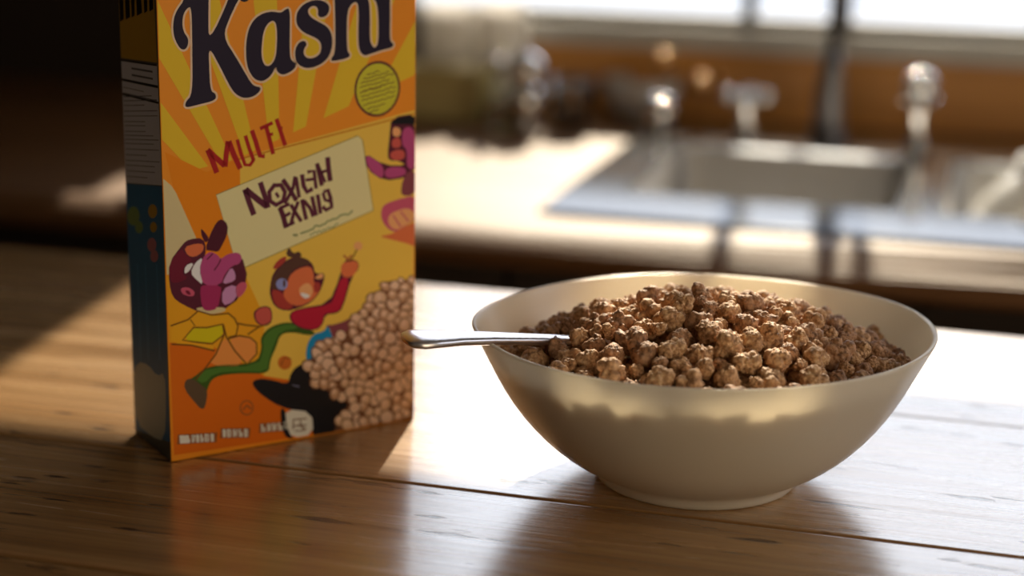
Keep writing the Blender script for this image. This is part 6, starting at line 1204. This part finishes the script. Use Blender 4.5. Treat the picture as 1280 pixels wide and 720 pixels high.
# ------------------------------------------------------------------ spoon
tip = Vector((.3738, -1.5597, .1150)); bur = Vector((.4644, -1.4644, .0970))
dirv = (bur - tip).normalized(); lat = dirv.cross(Vector((0, 0, 1))).normalized(); lat = (lat - .12 * lat.cross(dirv)).normalized(); nup = lat.cross(dirv).normalized()
Ls = (bur - tip).length
sp = thing('spoon', 'steel spoon resting on the left rim of the bowl, sunk in cereal', 'spoon', tuple(tip))
def strip(bm, st):   # stations: (distance, half width, thickness, drop)
    R = []
    for s, hw, th, dz in st:
        c = dirv * s + nup * dz; ring = []
        for k in range(16):
            a = 2 * PI * k / 16; ca, sa = math.cos(a), math.sin(a)
            ring.append(bm.verts.new(c + lat * (1.22 * hw * (abs(ca) ** .6) * (1 if ca > 0 else -1)) + nup * (th * (abs(sa) ** .55) * (1 if sa > 0 else -1) * 1.15)))
        R.append(ring)
    for a, b in zip(R, R[1:]):
        for i in range(16): bm.faces.new((a[i], a[(i + 1) % 16], b[(i + 1) % 16], b[i]))
    bm.faces.new(R[0][::-1]); bm.faces.new(R[-1])
bm = bmesh.new()
strip(bm, [(-.003, .0045, .0014, -.0010), (-.001, .0085, .0022, -.0006), (.005, .0108, .0027, 0), (.016, .0100, .0027, .0006), (.035, .0078, .0026, .0012), (.06, .0062, .0025, .0012), (.09, .0050, .0025, .0006), (.12, .0042, .0025, 0), (.142, .0040, .0024, -.001), (.150, .0042, .0022, -.0025)])
link('handle', bm, M['spoon'], sp, True)
bm = bmesh.new(); NU, NV = 10, 24; vt = []
for sgn in (0, 1):
    g = [[None] * NV for _ in range(NU + 1)]
    for iu in range(NU + 1):
        for iv in range(NV):
            rr = iu / NU; a = 2 * PI * iv / NV
            s = .172 + .027 * rr * math.cos(a); w = .0175 * rr * math.sin(a) * (1 - .12 * math.cos(a))
            g[iu][iv] = bm.verts.new(dirv * s + lat * w + nup * (-.008 * (1 - rr * rr) - .0025 - (0.0011 if sgn else 0) * (1 if rr < .99 else .3)))
    for iu in range(NU):
        for iv in range(NV): bm.faces.new((g[iu][iv], g[iu + 1][iv], g[iu + 1][(iv + 1) % NV], g[iu][(iv + 1) % NV]))
    vt.append(g)
for iv in range(NV): j = (iv + 1) % NV; bm.faces.new((vt[0][NU][iv], vt[0][NU][j], vt[1][NU][j], vt[1][NU][iv]))
bmesh.ops.remove_doubles(bm, verts=bm.verts, dist=1e-5)
link('scoop', bm, M['spoon'], sp, True)

# ------------------------------------------------------------------ cereal puffs
def puff_mesh(seed, mat):
    rnd = random.Random(seed); bm = bmesh.new()
    bmesh.ops.create_icosphere(bm, subdivisions=5, radius=1)
    nb = rnd.randint(5, 9); bumps = []
    for _ in range(nb):
        d = Vector((rnd.gauss(0, 1), rnd.gauss(0, 1), rnd.gauss(0, 1))).normalized(); bumps.append((d * rnd.uniform(.50, .72), rnd.uniform(.30, .50)))
    for _ in range(38):
        d = Vector((rnd.gauss(0, 1), rnd.gauss(0, 1), rnd.gauss(0, 1))).normalized(); R0 = .70
        for c, r in bumps[:nb]:
            b = d.dot(c); q = b * b - c.dot(c) + r * r
            if q > 0: R0 = max(R0, b + math.sqrt(q))
        bumps.append((d * (R0 - .04), rnd.uniform(.09, .17)))
    core = rnd.uniform(.66, .74); off = Vector((seed * 3.1, seed * 1.7, 0))
    for v in bm.verts:
        d = v.co.normalized(); R = core
        for c, r in bumps:
            b = d.dot(c); q = b * b - c.dot(c) + r * r
            if q > 0: R = max(R, b + math.sqrt(q))
        R += .05 * noise.noise(d * 5 + off) + .045 * noise.noise(d * 11 + off) + .040 * noise.noise(d * 24 + off) + .02 * noise.noise(d * 48 + off)
        v.co = d * R * .0082
    me = bpy.data.meshes.new('cereal_puff'); bm.to_mesh(me); bm.free(); me.materials.append(mat)
    for p in me.polygons: p.use_smooth = True
    return me
PMESH = [puff_mesh(k + 1, PM[(0, 1, 0, 2, 1, 0, 0, 1, 2, 0)[k]]) for k in range(10)]
def in_bowl(x, y, z, marg):
    # inner wall radius at height z in this direction
    a = math.atan2(y, x); k = rimr(a) / MEANR
    prof = sorted([(q[2], q[1], q[0]) for q in inner]); z = min(z, .1045)
    for (z0, r0, b0), (z1, r1, b1_) in zip(prof, prof[1:]):
        if z0 <= z <= z1:
            t = (z - z0) / (z1 - z0 + 1e-9); r = r0 + (r1 - r0) * t; bl = b0 + (b1_ - b0) * t; break
    else: r, bl = .0, 0
    return math.hypot(x, y) + marg < r * (1 + bl * (k - 1))
def heap(x, y):
    a = math.atan2(y, x); q = math.hypot(x, y) / (rimr(a) - .004)
    back = max(0, min(1, (y * .96 - x * .26 * .3) / .12)); left = max(0, min(1, -x / .12))
    return .0795 - .012 * back - .004 * left + HEAP_H * max(0, 1 - (q / .98) ** 1.7) + .003 * noise.noise(Vector((x * 28, y * 28, 2)))
HEAP_H = .0450
rnd = random.Random(21); placed = []
def try_layer(dz, n, dmin, rs):
    for _ in range(n):
        x, y = rnd.uniform(-.16, .16), rnd.uniform(-.16, .16)
        r = rnd.uniform(*rs); z = heap(x, y) + dz + rnd.uniform(-.0035, .0035)
        if z < .02 or not in_bowl(x, y, z, r + .0006): continue
        P = Vector((BX + x, BY + y, z)); ok = True
        for Q, rq in placed:
            if (P - Q).length < (r + rq) * dmin: ok = False; break
        if not ok: continue
        w = P - tip; s = w.dot(dirv)      # keep clear of the spoon
        if -.005 < s < .21:
            e = w - dirv * s; hw = .0045 if s < .15 else .018
            if abs(e.dot(lat)) < hw + r * .8 and abs(e.dot(nup)) < r + .003: continue
            if s < Ls - .002 and abs(e.dot(lat)) < .010 and e.dot(nup) > 0: continue
        placed.append((P, r))
try_layer(0, 30000, .86, (.0078, .0112))
try_layer(0, 12000, .84, (.0050, .0076))
ntop = len(placed)
try_layer(-.010, 16000, .88, (.0062, .0082))
try_layer(-.020, 9000, .90, (.0066, .0085))
try_layer(-.031, 7000, .86, (.0075, .0090))
try_layer(-.043, 5000, .86, (.0075, .0090))
camp = Vector(cam.location)
def score(i):
    P, r = placed[i]; return (P - camp).length + (0 if i < ntop else 1.0)
order = sorted(range(len(placed)), key=score)
GRP = 'brown cereal puffs heaped in the bowl'
LAB = 'knobbly brown cereal puff in the heap filling the cream bowl'
rest_bm = bmesh.new()
NP = 0
for n_, i in enumerate(order):
    P, r = placed[i]; me = PMESH[rnd.randrange(10)]; s = r / .0076
    rot = Matrix.Rotation(rnd.uniform(0, 6.28), 4, Vector((rnd.gauss(0, 1), rnd.gauss(0, 1), rnd.gauss(0, 1))).normalized())
    if n_ < 300:
        ob = bpy.data.objects.new('cereal_puff', me); C.objects.link(ob)
        ob.matrix_world = Matrix.Translation(P) @ rot @ Matrix.Diagonal((s, s, s, 1)); tag(ob, LAB, 'cereal puff', GRP); NP += 1
    else:
        tmp = bpy.data.objects.new('t', me); bb = bmesh.new(); bmesh.ops.create_icosphere(bb, subdivisions=2, radius=.0066 * s)
        for v in bb.verts: v.co = v.co * (1 + .16 * noise.noise(v.co.normalized() * 3 + Vector((i, 0, 0)))) + P
        vm = [rest_bm.verts.new(v.co) for v in bb.verts]
        for f in bb.faces: rest_bm.faces.new([vm[v.index] for v in f.verts])
        bb.free(); bpy.data.objects.remove(tmp)
ob = link('cereal_puffs', rest_bm, PM[0], smooth=True)
tag(ob, 'deeper layer of brown cereal puffs under the heap in the bowl', 'cereal', kind='stuff')
def px_(o):
    q = cam.matrix_world.inverted() @ o.matrix_world.translation; return q.x / -q.z, q.y / -q.z
pf = [o for o in C.objects if o.name.startswith('cereal_puff') and o.get('group') == GRP]
key = {o: px_(o) for o in pf}; near = lambda o: ((o.matrix_world.translation - Vector((.4644, -1.4644, .097))).length)
for pick, lab in ((min(pf, key=lambda o: key[o][0]), 'brown cereal puff furthest left in the cream bowl'), (max(pf, key=lambda o: key[o][0]), 'brown cereal puff furthest right in the cream bowl'),
                  (max(pf, key=lambda o: key[o][1]), 'brown cereal puff at the very top of the heap'), (min(pf, key=near), 'brown cereal puff touching the spoon where the handle goes under')):
    pick['label'] = lab
print('puffs', len(placed), 'top', ntop)
